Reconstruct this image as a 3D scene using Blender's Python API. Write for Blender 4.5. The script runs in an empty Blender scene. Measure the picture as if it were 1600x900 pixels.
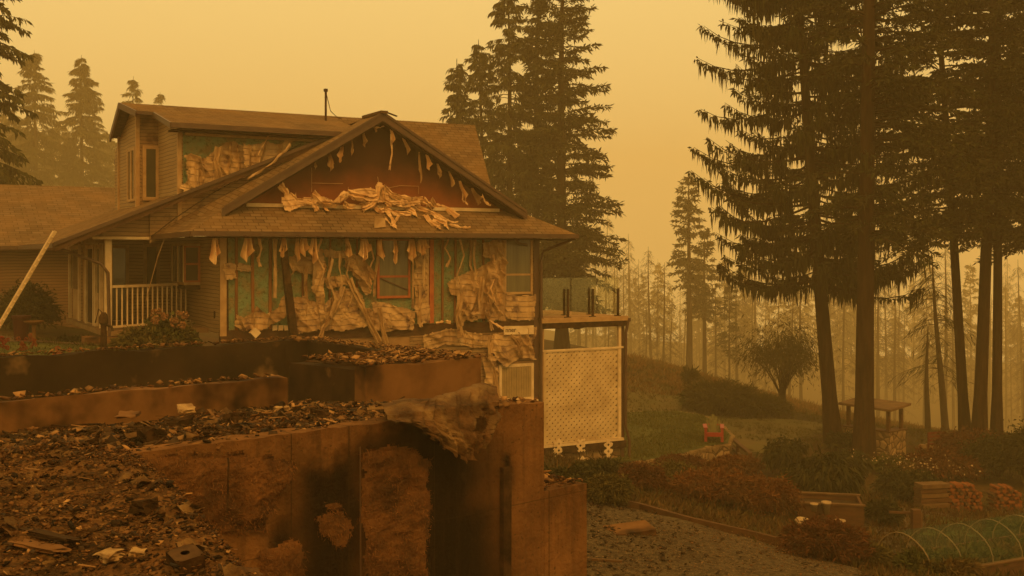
import bpy, bmesh, math, random
import numpy as np
from mathutils import Vector, noise as mnoise

# ------------------------------------------------------------------ camera, sky, sun, exposure
F = 1750.0; HZ = 397.0; CZ = 8.0           # focal length in photo pixels, horizon row, camera height
R = math.radians
sc = bpy.context.scene
col = sc.collection
cam_d = bpy.data.cameras.new('camera'); cam = bpy.data.objects.new('camera', cam_d); col.objects.link(cam)
cam.location = (0, 0, CZ); cam.rotation_euler = (R(90), 0, 0)
cam_d.sensor_width = 36; cam_d.lens = 36*F/1600
cam_d.shift_y = -(450-HZ)/1600
cam_d.clip_start = .1; cam_d.clip_end = 2000
sc.camera = cam
w = bpy.data.worlds.new('World'); sc.world = w; w.use_nodes = True
nt = w.node_tree; bg = nt.nodes['Background']
SUN_EL, SUN_AZ = 50, 165                    # sun hidden by the smoke, high behind the camera
sky = nt.nodes.new('ShaderNodeTexSky'); sky.sky_type = 'NISHITA'; sky.sun_disc = False
sky.sun_elevation = R(SUN_EL); sky.sun_rotation = R(SUN_AZ); sky.dust_density = 8; sky.ozone_density = .3
mx = nt.nodes.new('ShaderNodeMix'); mx.data_type = 'RGBA'; mx.inputs[0].default_value = .93
tc = nt.nodes.new('ShaderNodeTexCoord'); sx = nt.nodes.new('ShaderNodeSeparateXYZ')
rp = nt.nodes.new('ShaderNodeValToRGB')
nt.links.new(tc.outputs['Generated'], sx.inputs[0]); nt.links.new(sx.outputs['Z'], rp.inputs[0])
SK = 9.8
rp.color_ramp.elements[0].position = 0.0; rp.color_ramp.elements[0].color = (.82, .525, .155, 1)
rp.color_ramp.elements[1].position = .35; rp.color_ramp.elements[1].color = (.96, .69, .245, 1)
vm = nt.nodes.new('ShaderNodeVectorMath'); vm.operation = 'SCALE'; vm.inputs[3].default_value = SK
nt.links.new(rp.outputs[0], vm.inputs[0])
ti = nt.nodes.new('ShaderNodeMix'); ti.data_type = 'RGBA'; ti.blend_type = 'MULTIPLY'; ti.inputs[0].default_value = 1
nt.links.new(sky.outputs[0], ti.inputs[6]); ti.inputs[7].default_value = (1, .6, .14, 1)   # smoke filters the skylight
nt.links.new(ti.outputs[2], mx.inputs[6]); nt.links.new(vm.outputs[0], mx.inputs[7])
nt.links.new(mx.outputs[2], bg.inputs[0]); bg.inputs[1].default_value = .12
sl = bpy.data.lights.new('sun', 'SUN'); sl.energy = 1.45; sl.angle = R(30); sl.color = (1, .46, .10)
so = bpy.data.objects.new('sun', sl); col.objects.link(so)
_sd = Vector((math.sin(R(SUN_AZ))*math.cos(R(SUN_EL)), math.cos(R(SUN_AZ))*math.cos(R(SUN_EL)), math.sin(R(SUN_EL))))
so.rotation_euler = _sd.to_track_quat('Z', 'Y').to_euler(); so.location = (0, 0, 60)
vs = sc.view_settings; vs.view_transform = 'Standard'; vs.look = 'None'; vs.exposure = 0; vs.gamma = 1
sc.cycles.volume_bounces = 1; sc.cycles.max_bounces = 5; sc.cycles.diffuse_bounces = 3
sc.cycles.transparent_max_bounces = 12; sc.cycles.use_denoising = True

# ------------------------------------------------------------------ pixel helpers and frames
def W(px, py, Z):                            # photo pixel at depth Z -> world point
    return Vector(((px-800)/F*Z, Z, CZ-(py-HZ)/F*Z))
E1 = Vector((.8707, .4918, 0)).normalized(); E2 = Vector((-E1.y, E1.x, 0))
A0 = Vector((-7.8, 30, 0)); HANG = math.atan2(E1.y, E1.x)
G1 = Vector((.7355, .6775, 0)).normalized(); G2 = Vector((-G1.y, G1.x, 0))
C0 = Vector((.346, 12.12, 0)); GANG = math.atan2(G1.y, G1.x)
def hs(px, py, d):                           # pixel on the house plane d -> (s, z)
    u = (px-800)/F
    o = A0 + E2*d
    s = (u*o.y-o.x)/(E1.x-u*E1.y)
    Y = o.y+E1.y*s
    return s, CZ-(py-HZ)/F*Y
def hd(px, py, s):                           # pixel on the side plane s -> (d, z)
    u = (px-800)/F
    o = A0 + E1*s
    d = (u*o.y-o.x)/(E2.x-u*E2.y)
    Y = o.y+E2.y*d
    return d, CZ-(py-HZ)/F*Y
def H3(px, py, d):
    s, z = hs(px, py, d); return Vector((s, d, z))
def HW(s, d, z): return A0+E1*s+E2*d+Vector((0, 0, z))
def GW(t, w_, z): return C0+G1*t+G2*w_+Vector((0, 0, z))
def fbm(x, y, z=0, o=4):
    v = 0; a = 1
    for i in range(o):
        v += a*mnoise.noise(Vector((x, y, z))); x *= 2.03; y *= 2.03; z = z*2.03+7.1; a *= .5
    return v

# ------------------------------------------------------------------ materials
MATS = {}
def nodes_of(name, rough=.85, metal=0, spec=.3):
    m = bpy.data.materials.new(name); m.use_nodes = True; n = m.node_tree
    b = n.nodes['Principled BSDF']; b.inputs['Roughness'].default_value = rough
    b.inputs['Metallic'].default_value = metal; b.inputs['Specular IOR Level'].default_value = spec if rough < .7 else spec*.4
    MATS[name] = m
    return m, n, b
def N(n, t, **k):
    o = n.nodes.new(t)
    for a, v in k.items(): setattr(o, a, v)
    return o
def noise_fac(n, scale, detail=5, coord='Object', lo=.35, hi=.65, stretch=(1, 1, 1), rough=.6):
    tc = N(n, 'ShaderNodeTexCoord'); mp = N(n, 'ShaderNodeMapping'); mp.inputs['Scale'].default_value = stretch
    n.links.new(tc.outputs[coord], mp.inputs[0])
    t = N(n, 'ShaderNodeTexNoise'); t.inputs['Scale'].default_value = scale; t.inputs['Detail'].default_value = detail
    t.inputs['Roughness'].default_value = rough
    n.links.new(mp.outputs[0], t.inputs[0])
    mr = N(n, 'ShaderNodeMapRange'); mr.inputs[1].default_value = lo; mr.inputs[2].default_value = hi
    n.links.new(t.outputs[0], mr.inputs[0])
    return mr.outputs[0], t.outputs[0]
def mixc(n, fac, a, b, mode='MIX'):
    m = N(n, 'ShaderNodeMix', data_type='RGBA', blend_type=mode)
    for i, v in ((0, fac), (6, a), (7, b)):
        if isinstance(v, (tuple, list)): m.inputs[i].default_value = (v[0]*1.04, v[1]*.84, v[2]*.54, 1)   # every colour constant is shifted warmer
        elif isinstance(v, (int, float)): m.inputs[i].default_value = v
        else: n.links.new(v, m.inputs[i])
    return m.outputs[2]
def math_(n, op, a, b=0, c=None, clamp=False):
    m = N(n, 'ShaderNodeMath', operation=op, use_clamp=clamp)
    for i, v in enumerate((a, b) if c is None else (a, b, c)):
        if isinstance(v, (int, float)): m.inputs[i].default_value = v
        else: n.links.new(v, m.inputs[i])
    return m.outputs[0]
def bump(n, b, h, strength=.5, dist=.02):
    bp = N(n, 'ShaderNodeBump'); bp.inputs['Strength'].default_value = strength; bp.inputs['Distance'].default_value = dist
    n.links.new(h, bp.inputs['Height']); n.links.new(bp.outputs[0], b.inputs['Normal'])
def pmat(name, c1, c2, scale=3, rough=.85, bs=None, bstr=.4, bd=.02, stretch=(1, 1, 1), lo=.35, hi=.65, metal=0, spec=.3, detail=5, spot=None):
    m, n, b = nodes_of(name, rough, metal, spec)
    f, raw = noise_fac(n, scale, detail, lo=lo, hi=hi, stretch=stretch)
    c = mixc(n, f, c1, c2)
    if spot:
        f2, _ = noise_fac(n, spot[1], 4, lo=spot[2], hi=spot[3]); c = mixc(n, f2, c, spot[0])
    n.links.new(c, b.inputs['Base Color'])
    if bs:
        _, r2 = noise_fac(n, bs, 6, stretch=stretch); bump(n, b, r2, bstr, bd)
    return m
def leafmat(name, c1, c2, c3=None, trans=.25):
    m, n, b = nodes_of(name, .75, spec=.15)
    g = N(n, 'ShaderNodeNewGeometry')
    c = mixc(n, g.outputs['Random Per Island'], c1, c2)
    if c3:
        f, _ = noise_fac(n, 1.1, 3, lo=.45, hi=.6); c = mixc(n, f, c, c3)
    n.links.new(c, b.inputs['Base Color'])
    return m

def siding_mat(name, base, dirt_and_shade, per=.105, warm=None, burn=None):
    m, n, b = nodes_of(name, .6, spec=.35)
    tc = N(n, 'ShaderNodeTexCoord'); s = N(n, 'ShaderNodeSeparateXYZ'); n.links.new(tc.outputs['UV'], s.inputs[0])
    wob, raw = noise_fac(n, .9, 3, 'UV', stretch=(1, 1, 1))
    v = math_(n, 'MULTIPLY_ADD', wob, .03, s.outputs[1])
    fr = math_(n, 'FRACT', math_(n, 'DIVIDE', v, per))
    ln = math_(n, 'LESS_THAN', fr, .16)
    f, raw = noise_fac(n, 1.3, 6, 'UV', lo=.3, hi=.7, stretch=(.5, 2, 1))
    c = mixc(n, f, base, dirt_and_shade)
    if burn:
        f2, _ = noise_fac(n, 1.7, 6, 'Object', lo=burn[1], hi=burn[1]+.12); c = mixc(n, f2, c, burn[0])
    c = mixc(n, math_(n, 'MULTIPLY', ln, .85), c, tuple(x*.22 for x in dirt_and_shade))  # shade under each lap painted into the siding colour as dark lines
    n.links.new(c, b.inputs['Base Color'])
    bump(n, b, math_(n, 'ADD', fr, math_(n, 'MULTIPLY', raw, .5)), .8, .02)
    return m
def shingle_mat(name, ca, cb, row=.14, wdt=.3):
    m, n, b = nodes_of(name, .95, spec=.1)
    tc = N(n, 'ShaderNodeTexCoord')
    br = N(n, 'ShaderNodeTexBrick'); n.links.new(tc.outputs['UV'], br.inputs[0])
    br.offset = .37; br.inputs['Scale'].default_value = 1; br.inputs['Brick Width'].default_value = wdt
    br.inputs['Row Height'].default_value = row; br.inputs['Mortar Size'].default_value = .014; br.inputs['Bias'].default_value = -.1
    br.inputs['Color1'].default_value = (*ca, 1); br.inputs['Color2'].default_value = (*cb, 1); br.inputs['Mortar'].default_value = (*[x*.3 for x in ca], 1)
    f, raw = noise_fac(n, .8, 7, 'UV', lo=.35, hi=.7)
    c = mixc(n, math_(n, 'MULTIPLY', f, .5), br.outputs[0], tuple(x*1.35 for x in cb))
    _, r2 = noise_fac(n, 60, 3, 'UV')
    c = mixc(n, math_(n, 'MULTIPLY', r2, .6), c, tuple(x*.5 for x in ca))
    n.links.new(c, b.inputs['Base Color'])
    s = N(n, 'ShaderNodeSeparateXYZ'); n.links.new(tc.outputs['UV'], s.inputs[0])
    fr = math_(n, 'FRACT', math_(n, 'DIVIDE', s.outputs[1], row))
    bump(n, b, math_(n, 'ADD', fr, math_(n, 'MULTIPLY', r2, .4)), .9, .03)
    return m
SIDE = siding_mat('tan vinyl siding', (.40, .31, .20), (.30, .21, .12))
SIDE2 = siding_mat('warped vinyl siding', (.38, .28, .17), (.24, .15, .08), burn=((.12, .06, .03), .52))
PEEL = pmat('melted vinyl', (.52, .385, .22), (.27, .175, .09), 2.2, .55, 9, .5, .03, spec=.4, spot=((.14, .08, .04), 3.1, .56, .68))
PALE = pmat('pale melted vinyl', (.72, .54, .34), (.46, .29, .15), 3, .5, 12, .4, .02, spec=.4, spot=((.2, .12, .06), 4, .58, .7))
SHING = shingle_mat('brown shingles', (.14, .08, .036), (.26, .165, .08), .16)
SHING2 = shingle_mat('far brown shingles', (.14, .085, .04), (.25, .155, .08), .2, .4)
FOAM = pmat('green foam sheathing', (.17, .285, .21), (.24, .20, .12), 2.6, .8, 16, 1, .05, lo=.44, hi=.64, spot=((.07, .09, .05), 9, .52, .72))
STUD = pmat('scorched stud', (.26, .13, .06), (.12, .06, .03), 5, .85, 20, .4, .01, stretch=(1, 1, .2))
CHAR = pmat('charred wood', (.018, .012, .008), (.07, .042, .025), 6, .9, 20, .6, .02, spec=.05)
DKTRIM = pmat('dark brown trim', (.065, .036, .018), (.10, .058, .03), 2, .5, spec=.4)
WHITE = pmat('white trim paint', (.70, .62, .50), (.52, .43, .32), 3, .6, 12, .1, .01)
TRIMTAN = pmat('tan trim', (.45, .33, .20), (.33, .22, .12), 4, .6)
ORTRIM = pmat('heat browned window frame', (.42, .15, .05), (.30, .08, .03), 4, .6)
BEAM = pmat('dark rim beam', (.09, .05, .028), (.05, .03, .018), 3, .8, 15, .4, .02)
GABW, n_, b_ = nodes_of('scorched red gable board', .8)
_tc = N(n_, 'ShaderNodeTexCoord'); _s = N(n_, 'ShaderNodeSeparateXYZ'); n_.links.new(_tc.outputs['Object'], _s.inputs[0])
_f, _raw = noise_fac(n_, .8, 6, lo=.3, hi=.7)
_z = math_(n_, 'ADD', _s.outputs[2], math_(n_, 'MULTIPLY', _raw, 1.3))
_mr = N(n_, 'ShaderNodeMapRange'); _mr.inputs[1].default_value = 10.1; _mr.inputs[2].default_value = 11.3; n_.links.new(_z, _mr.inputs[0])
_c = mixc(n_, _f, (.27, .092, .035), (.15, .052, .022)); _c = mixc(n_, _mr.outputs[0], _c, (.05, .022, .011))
n_.links.new(_c, b_.inputs['Base Color']); bump(n_, b_, _raw, .3, .02)
GLASS = pmat('dark window glass', (.035, .04, .03), (.06, .06, .04), 1.5, .12, spec=.6)
GLASSG = pmat('window glass with pale curtain', (.14, .14, .09), (.07, .07, .045), 1.2, .2, stretch=(6, 6, .4), spec=.6)
CONC = pmat('sooty concrete', (.19, .10, .046), (.095, .05, .024), 1.4, .9, 25, .35, .01, spec=.15, spot=((.014, .009, .006), .75, .52, .66))
CONC2 = pmat('bare scorched concrete', (.19, .105, .05), (.105, .056, .027), 1.6, .9, 30, .35, .01, spec=.15, spot=((.014, .009, .006), .8, .51, .66))
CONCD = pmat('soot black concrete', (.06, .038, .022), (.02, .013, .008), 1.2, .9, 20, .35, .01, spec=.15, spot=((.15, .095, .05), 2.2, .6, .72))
BARK = pmat('conifer bark', (.050, .030, .018), (.022, .014, .009), 3, .95, 9, 1, .05, stretch=(3, 3, .35), spec=.05)
BARKD = pmat('dead tree bark', (.06, .045, .03), (.04, .03, .02), 3, .95, spec=.05)
FIR = leafmat('fir needles', (.020, .030, .011), (.055, .060, .022), (.035, .032, .014))
CEDAR = leafmat('cedar sprays', (.030, .040, .014), (.070, .070, .026))
RED = pmat('red painted wood', (.32, .045, .035), (.24, .03, .025), 4, .5)
STONE = None

# ------------------------------------------------------------------ mesh helpers
def link(name, verts, faces, mat, parent=None, smooth=False, uvs=None, loc=None):
    me = bpy.data.meshes.new(name); me.from_pydata([tuple(v) for v in verts], [], faces)
    if mat: me.materials.append(mat)
    if uvs is not None:
        ul = me.uv_layers.new(name='UVMap')
        for p in me.polygons:
            for li, vi in zip(p.loop_indices, p.vertices): ul.data[li].uv = uvs[vi]
    me.update()
    if smooth: me.polygons.foreach_set('use_smooth', [True]*len(me.polygons))
    o = bpy.data.objects.new(name, me); col.objects.link(o)
    if parent: o.parent = parent
    if loc: o.location = loc
    return o
def link_np(name, V, Fq, mat, parent=None, smooth=False):       # quads or tris from numpy
    me = bpy.data.meshes.new(name); k = Fq.shape[1]
    me.vertices.add(len(V)); me.vertices.foreach_set('co', V.astype(np.float32).ravel())
    me.loops.add(Fq.size); me.loops.foreach_set('vertex_index', Fq.astype(np.int32).ravel())
    me.polygons.add(len(Fq)); me.polygons.foreach_set('loop_start', np.arange(0, Fq.size, k, dtype=np.int32))
    me.polygons.foreach_set('loop_total', np.full(len(Fq), k, dtype=np.int32))
    if smooth: me.polygons.foreach_set('use_smooth', np.ones(len(Fq), bool))
    me.materials.append(mat); me.update(calc_edges=True); me.validate()
    o = bpy.data.objects.new(name, me); col.objects.link(o)
    if parent: o.parent = parent
    return o
class MB:
    def __init__(s): s.v = []; s.f = []
    def box(s, a, b, jit=0):                  # axis aligned in local frame
        x0, y0, z0 = a; x1, y1, z1 = b; n = len(s.v)
        for z in (z0, z1):
            for x, y in ((x0, y0), (x1, y0), (x1, y1), (x0, y1)):
                s.v.append((x+random.uniform(-jit, jit), y+random.uniform(-jit, jit), z+random.uniform(-jit, jit)))
        s.f += [(n, n+3, n+2, n+1), (n+4, n+5, n+6, n+7), (n, n+1, n+5, n+4), (n+1, n+2, n+6, n+5), (n+2, n+3, n+7, n+6), (n+3, n, n+4, n+7)]
        return s
    def bar(s, p, q, w_, h_=None, up=(0, 0, 1), taper=1):
        p = Vector(p); q = Vector(q); d = (q-p).normalized(); up = Vector(up)
        if abs(d.dot(up)) > .98: up = Vector((0, 1, 0))
        a = d.cross(up).normalized(); b = a.cross(d); h_ = h_ or w_; n = len(s.v)
        for c, k in ((p, 1), (q, taper)):
            for i, j in ((-1, -1), (1, -1), (1, 1), (-1, 1)): s.v.append(c+a*(i*w_/2*k)+b*(j*h_/2*k))
        s.f += [(n, n+1, n+2, n+3), (n+7, n+6, n+5, n+4), (n, n+4, n+5, n+1), (n+1, n+5, n+6, n+2), (n+2, n+6, n+7, n+3), (n+3, n+7, n+4, n)]
        return s
    def tube(s, pts, rad, n=8, cap=True):
        pts = [Vector(p) for p in pts]
        if not isinstance(rad, (list, tuple)): rad = [rad]*len(pts)
        b0 = len(s.v)
        for i, p in enumerate(pts):
            d = (pts[min(i+1, len(pts)-1)]-pts[max(i-1, 0)]).normalized()
            up = Vector((0, 0, 1)) if abs(d.z) < .9 else Vector((1, 0, 0))
            a = d.cross(up).normalized(); b = d.cross(a)
            for k in range(n):
                t = 2*math.pi*k/n; s.v.append(p+a*(math.cos(t)*rad[i])+b*(math.sin(t)*rad[i]))
        for i in range(len(pts)-1):
            for k in range(n):
                q = b0+i*n; s.f.append((q+k, q+(k+1) % n, q+n+(k+1) % n, q+n+k))
        if cap:
            s.f.append(tuple(b0+k for k in range(n))[::-1]); s.f.append(tuple(b0+(len(pts)-1)*n+k for k in range(n)))
        return s
    def lathe(s, c, prof, n=14):              # profile (r, z)
        b0 = len(s.v); c = Vector(c)
        for r, z in prof:
            for k in range(n):
                t = 2*math.pi*k/n; s.v.append(c+Vector((r*math.cos(t), r*math.sin(t), z)))
        for i in range(len(prof)-1):
            for k in range(n):
                q = b0+i*n; s.f.append((q+k, q+(k+1) % n, q+n+(k+1) % n, q+n+k))
        s.f.append(tuple(b0+k for k in range(n))[::-1]); s.f.append(tuple(b0+(len(prof)-1)*n+k for k in range(n)))
        return s
    def build(s, name, mat, parent=None, smooth=False): return link(name, s.v, s.f, mat, parent, smooth)
def tag(o, label=None, cat=None, group=None, kind=None):
    if label: o['label'] = label
    if cat: o['category'] = cat
    if group: o['group'] = group
    if kind: o['kind'] = kind
    return o
def empty(name, loc, rz=0, label=None, cat=None, group=None):
    o = bpy.data.objects.new(name, None); col.objects.link(o); o.location = loc; o.rotation_euler = (0, 0, rz); o.empty_display_size = .3
    return tag(o, label, cat, group)
def slab(name, pts, thick, mat, parent, nrm=None):     # planar polygon in 3D, thickness away from its seen side, planar UVs
    P = [Vector(p) for p in pts]
    n = Vector((0, 0, 0))
    for i in range(len(P)):
        a, b = P[i], P[(i+1) % len(P)]; n += a.cross(b)
    n.normalize()
    hor = Vector((0, 0, 1)).cross(n)
    hor = hor.normalized() if hor.length > .01 else Vector((1, 0, 0))
    up = n.cross(hor)
    V = P+[p-n*thick for p in P]; k = len(P)
    f = [tuple(range(k)), tuple(range(2*k-1, k-1, -1))]+[(i, i+k, (i+1) % k+k, (i+1) % k) for i in range(k)]
    uv = [(p.dot(hor), p.dot(up)) for p in P]; uv = uv+[(a+.013, b) for a, b in uv]
    return link(name, V, f, mat, parent, uvs=uv)

def inpoly(x, y, poly):
    c = False; j = len(poly)-1
    for i in range(len(poly)):
        xi, yi = poly[i]; xj, yj = poly[j]
        if (yi > y) != (yj > y) and x < (xj-xi)*(y-yi)/(yj-yi)+xi: c = not c
        j = i
    return c
def peel(name, poly_px, d, mat, parent, amp=.10, seed=0, lap=True, label=None, curl=.05, cell=.05, jag=.10):
    """warped sheet of melted siding hanging on the house plane d, outline from photo points"""
    P = [hs(x, y, d) for x, y in poly_px]
    LAP = .165; cx = .03; ph = (0, .16, .33, .5, .66, .83, .95); NR = 7
    s0 = min(p[0] for p in P)-.15; s1 = max(p[0] for p in P)+.15; k0 = int((min(p[1] for p in P)-.15)/LAP); k1 = int((max(p[1] for p in P)+.15)/LAP)+1
    nx = int((s1-s0)/cx)+1; V = []; idx = {}; f = []
    def vid(i, j):
        if (i, j) in idx: return idx[i, j]
        s = s0+i*cx; z = (k0+j//NR+ph[j % NR])*LAP
        a = mnoise.noise(Vector((s*.8+seed, z*.5, seed)))+.4*mnoise.noise(Vector((s*1.9+seed, z*1.3, seed)))
        dr = mnoise.noise(Vector((s*3.2+.9*a+seed, z*.55, seed+9))); dr = max(0, 1-abs(dr)*3.2)**2
        dg = mnoise.noise(Vector(((s+z*.8)*2.1+seed, (z-s)*.5, seed+19))); dg = max(0, 1-abs(dg)*3.5)**2
        o = .02+amp*(.45+.6*a)+amp*.9*dr+amp*.6*dg+(.022*(1-ph[j % NR]) if lap else 0)+.012*mnoise.noise(Vector((s*1.5, z*9, seed)))
        sag = -.16*amp/.1*a-.05*math.sin(s*2.3+seed)
        idx[i, j] = len(V)
        V.append((s+.10*mnoise.noise(Vector((s*.7, z*1.1, seed+4)))*amp/.1, d-max(.012, o), z+sag))
        return idx[i, j]
    for i in range(nx):
        for j in range((k1-k0)*NR):
            x = s0+(i+.5)*cx; y = (k0+j//NR+(ph[j % NR]+.07))*LAP
            jx = jag*(mnoise.noise(Vector((x*2.3, y*2.3, seed)))+.35*mnoise.noise(Vector((x*9, y*9, seed)))); jy = jag*(mnoise.noise(Vector((x*2.3+9, y*2.3, seed)))+.35*mnoise.noise(Vector((x*9+9, y*9, seed))))
            if inpoly(x+jx, y+jy, P): f.append((vid(i, j), vid(i+1, j), vid(i+1, j+1), vid(i, j+1)))
    o = link(name, V, f, mat, parent, smooth=False)
    if label: o['label'] = label
    return o
def ribbon(name, path, wid, mat, parent, folds=2, seed=0, twist=.5, up=Vector((1, 0, 0)), droopfold=.6, mb=None):
    """folded strip following 3D points (local)"""
    rnd = random.Random(seed); own = mb is None; mb = mb or MB()
    P = [Vector(p) for p in path]; Q = []
    for i in range(len(P)-1):
        for k in range(4): Q.append(P[i].lerp(P[i+1], k/4))
    Q.append(P[-1]); m = 2*folds+1; n0 = len(mb.v)
    for i, q in enumerate(Q):
        t = i/(len(Q)-1); d = (Q[min(i+1, len(Q)-1)]-Q[max(i-1, 0)]).normalized()
        out = Vector((0, -1, 0)); side = d.cross(out)
        if side.length < .1: side = Vector((1, 0, 0))
        side.normalize(); ww = wid*(1-.25*math.sin(t*3.1)+.2*mnoise.noise(Vector((t*4, seed, 0))))
        a = twist*mnoise.noise(Vector((t*3, seed*1.7, 3)))*2
        s2 = side*math.cos(a)+out*math.sin(a); o2 = out*math.cos(a)-side*math.sin(a)
        for k in range(m):
            x = (k/(m-1)-.5); y = (.5 if k % 2 else 0)*ww*droopfold
            mb.v.append(q+s2*(x*ww)+o2*(y+.02)+Vector((0, 0, .03*rnd.uniform(-1, 1))))
    for i in range(len(Q)-1):
        for k in range(m-1):
            a = n0+i*m+k; mb.f.append((a, a+1, a+m+1, a+m))
    if own: return mb.build(name, mat, parent)
def napkin(name, top, w_, h_, mat, parent, seed=0, flare=1.6, lean=0):
    """soffit piece that softened and hangs from the eave like a folded cloth"""
    rnd = random.Random(seed); cols = 13; rows = 8; V = []; f = []
    tip = rnd.uniform(.3, .7); nf = rnd.choice((1.5, 2, 2.5)); ph = rnd.uniform(0, 6)
    for j in range(rows):
        t = j/(rows-1)
        for i in range(cols):
            x = i/(cols-1); xx = x-.5
            ww = w_*(.42+.62*t**.9)*(.8+.2*math.sin(seed))
            L = h_*(1.05-.5*t*abs(x-tip)/max(tip, 1-tip))
            fold = abs(((x*nf+ph) % 1)-.5)*2*(.08+.14*t)*w_/.25
            V.append((top[0]+xx*ww+lean*t*h_+.02*math.sin(t*4+ph), top[1]-.02-fold, top[2]-L*t))
    for j in range(rows-1):
        for i in range(cols-1):
            a = j*cols+i; f.append((a, a+1, a+cols+1, a+cols))
    return link(name, V, f, mat, parent, smooth=False)
def shards(n, gen, seed, flat=.5, smin=.03, smax=.12, pool=None):
    """numpy: n thin broken slabs; gen(rng)->points (n,3)"""
    rng = np.random.default_rng(seed); P = gen(rng, n)
    sz = smin*(smax/smin)**(rng.random(n)**1.6)
    ax = rng.normal(size=(n, 3)); ax[:, 2] *= flat; 
    nrm = np.stack([rng.normal(0, flat, n), rng.normal(0, flat, n), np.ones(n)], 1); nrm /= np.linalg.norm(nrm, axis=1)[:, None]
    a = np.cross(nrm, rng.normal(size=(n, 3))); a /= np.linalg.norm(a, axis=1)[:, None]; b = np.cross(nrm, a)
    asp = rng.uniform(.35, 1, n); th = sz*rng.uniform(.04, .22, n)
    V = np.zeros((n, 8, 3)); k = 0
    for zz in (-1, 1):
        for i, j in ((-1, -1), (1, -1), (1, 1), (-1, 1)):
            V[:, k] = P+a*(i*sz*rng.uniform(.5, 1.1, n))[:, None]+b*(j*sz*asp*rng.uniform(.5, 1.1, n))[:, None]+nrm*(zz*th)[:, None]; k += 1
    q = np.array([(0, 3, 2, 1), (4, 5, 6, 7), (0, 1, 5, 4), (1, 2, 6, 5), (2, 3, 7, 6), (3, 0, 4, 7)])
    Fc = (np.arange(n)[:, None, None]*8+q[None]).reshape(-1, 4)
    return V.reshape(-1, 3), Fc
# ================================================================== THE HOUSE
random.seed(4)
house = empty('house', A0, HANG, 'two storey house with melted tan siding, exposed green sheathing and brown shingle roof', 'house')
def V3(*a): return Vector(a)
def wallf(name, sz, d, thick, mat):            # wall polygon facing the camera; given (s,z) counterclockwise seen from front
    return slab(name, [V3(s, d, z) for s, z in sz], thick, mat, house)
def rect(s0, s1, z0, z1): return [(s0, z0), (s1, z0), (s1, z1), (s0, z1)]
SR = 9.87
zE = 8.5
sg0 = hs(785, 400, 0)[0]
# main facade
wallf('sheathing', rect(.0, sg0, 5.95, zE), 0, .15, FOAM)
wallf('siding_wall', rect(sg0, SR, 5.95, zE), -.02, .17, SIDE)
wallf('rim_beam', rect(0, SR, 5.62, 5.95), -.05, .25, BEAM)
slab('siding_wall', [V3(0, 7.2, 5.85), V3(0, -.001, 5.85), V3(0, -.001, zE), V3(0, 7.2, zE)], .15, SIDE, house)
MB().box((-.03, -.06, 5.8), (.14, .005, zE)).build('corner_board', TRIMTAN, house)
MB().box((SR-.16, -.06, 3.4), (SR+.03, .1, zE)).build('corner_board', DKTRIM, house)
MB().box((sg0-.09, -.08, 5.95), (sg0+.07, -.021, zE)).build('window_trim_board', TRIMTAN, house)
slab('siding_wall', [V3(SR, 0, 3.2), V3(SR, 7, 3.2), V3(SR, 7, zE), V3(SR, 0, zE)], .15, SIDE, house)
# studs showing through
for x, wd in ((352, .16), (369, .07), (395, .08), (421.5, .08), (472, .05), (514, .05), (690.5, .06), (710, .06), (736, .05), (755, .06), (556, .05)):
    s, _ = hs(x, 400, 0)
    MB().bar((s, -.025, 5.95), (s+random.uniform(-.03, .03), -.02, zE-.06), wd, .05).build('stud', STUD if x != 352 else CHAR, house)
for x, wd in ((665, .12), (673, .14), (781, .18)):
    s, _ = hs(x, 400, 0); MB().box((s-wd/2, -.09, 5.97), (s+wd/2, -.001, zE-.05), .01).build('trim_board', TRIMTAN if x != 673 else ORTRIM, house)
# basement wall on the right
sb0, _ = hs(560, 560, 0); 
wallf('foundation_wall', rect(1, hs(700, 560, 0)[0], 2.2, 5.62), -.01, .3, pmat('pale parged concrete', (.36, .25, .15), (.26, .17, .1), 2))
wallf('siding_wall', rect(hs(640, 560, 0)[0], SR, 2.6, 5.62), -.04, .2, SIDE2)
# windows -------------------------------------------------
def window(d, x0, y0, x1, y1, fmat, gl, rail=None, wd=.06, nm='window', prj=.05):
    s0, z1 = hs(x0, y0, d); s1, z0 = hs(x1, y1, d); sm, zt = hs(x1, y0, d); _, zb = hs(x0, y1, d)
    z1 = (z1+zt)/2; z0 = (z0+zb)/2
    m = MB()
    m.box((s0-wd, d-prj, z0-wd), (s0, d+.02, z1+wd)); m.box((s1, d-prj, z0-wd), (s1+wd, d+.02, z1+wd))
    m.box((s0, d-prj+.003, z1), (s1, d+.02, z1+wd)); m.box((s0, d-prj+.003, z0-wd), (s1, d+.02, z0))
    if rail:
        _, zr = hs((x0+x1)/2, rail, d); m.box((s0, d-prj+.01, zr-.03), (s1, d+.015, zr+.03))
    o = m.build(nm, fmat, house)
    MB().box((s0-.005, d-.03, z0-.005), (s1+.005, d-.012, z1+.005)).build('pane', gl, o)
    return o, s0, s1, z0, z1
w1, a, b, c, e = window(-.03, 592, 376, 637, 462, ORTRIM, GLASSG, 432, .07)
tag(w1, 'window with heat reddened frame behind the hanging strips')
_, zr = hs(614, 432, 0)
MB().bar((a+.04, -.085, zr-.05), (b-.02, -.085, c+.16), .03).build('broken_sash_bar', DKTRIM, w1)
w2, a, b, c, e = window(-.04, 790, 374, 828, 456, TRIMTAN, GLASSG, 429, .07)
w3, a, b, c, e = window(-.06, 783, 573, 829, 621, WHITE, pmat('vertical blinds behind glass', (.26, .21, .12), (.17, .14, .08), 3, .4, stretch=(30, 30, .01), lo=.45, hi=.55), None, .09)
m = MB()
for i in range(12): s = a+(b-a)*(i+.5)/12; m.box((s-.045, -.105, c+.01), (s+.03, -.093, e-.01))
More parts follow.
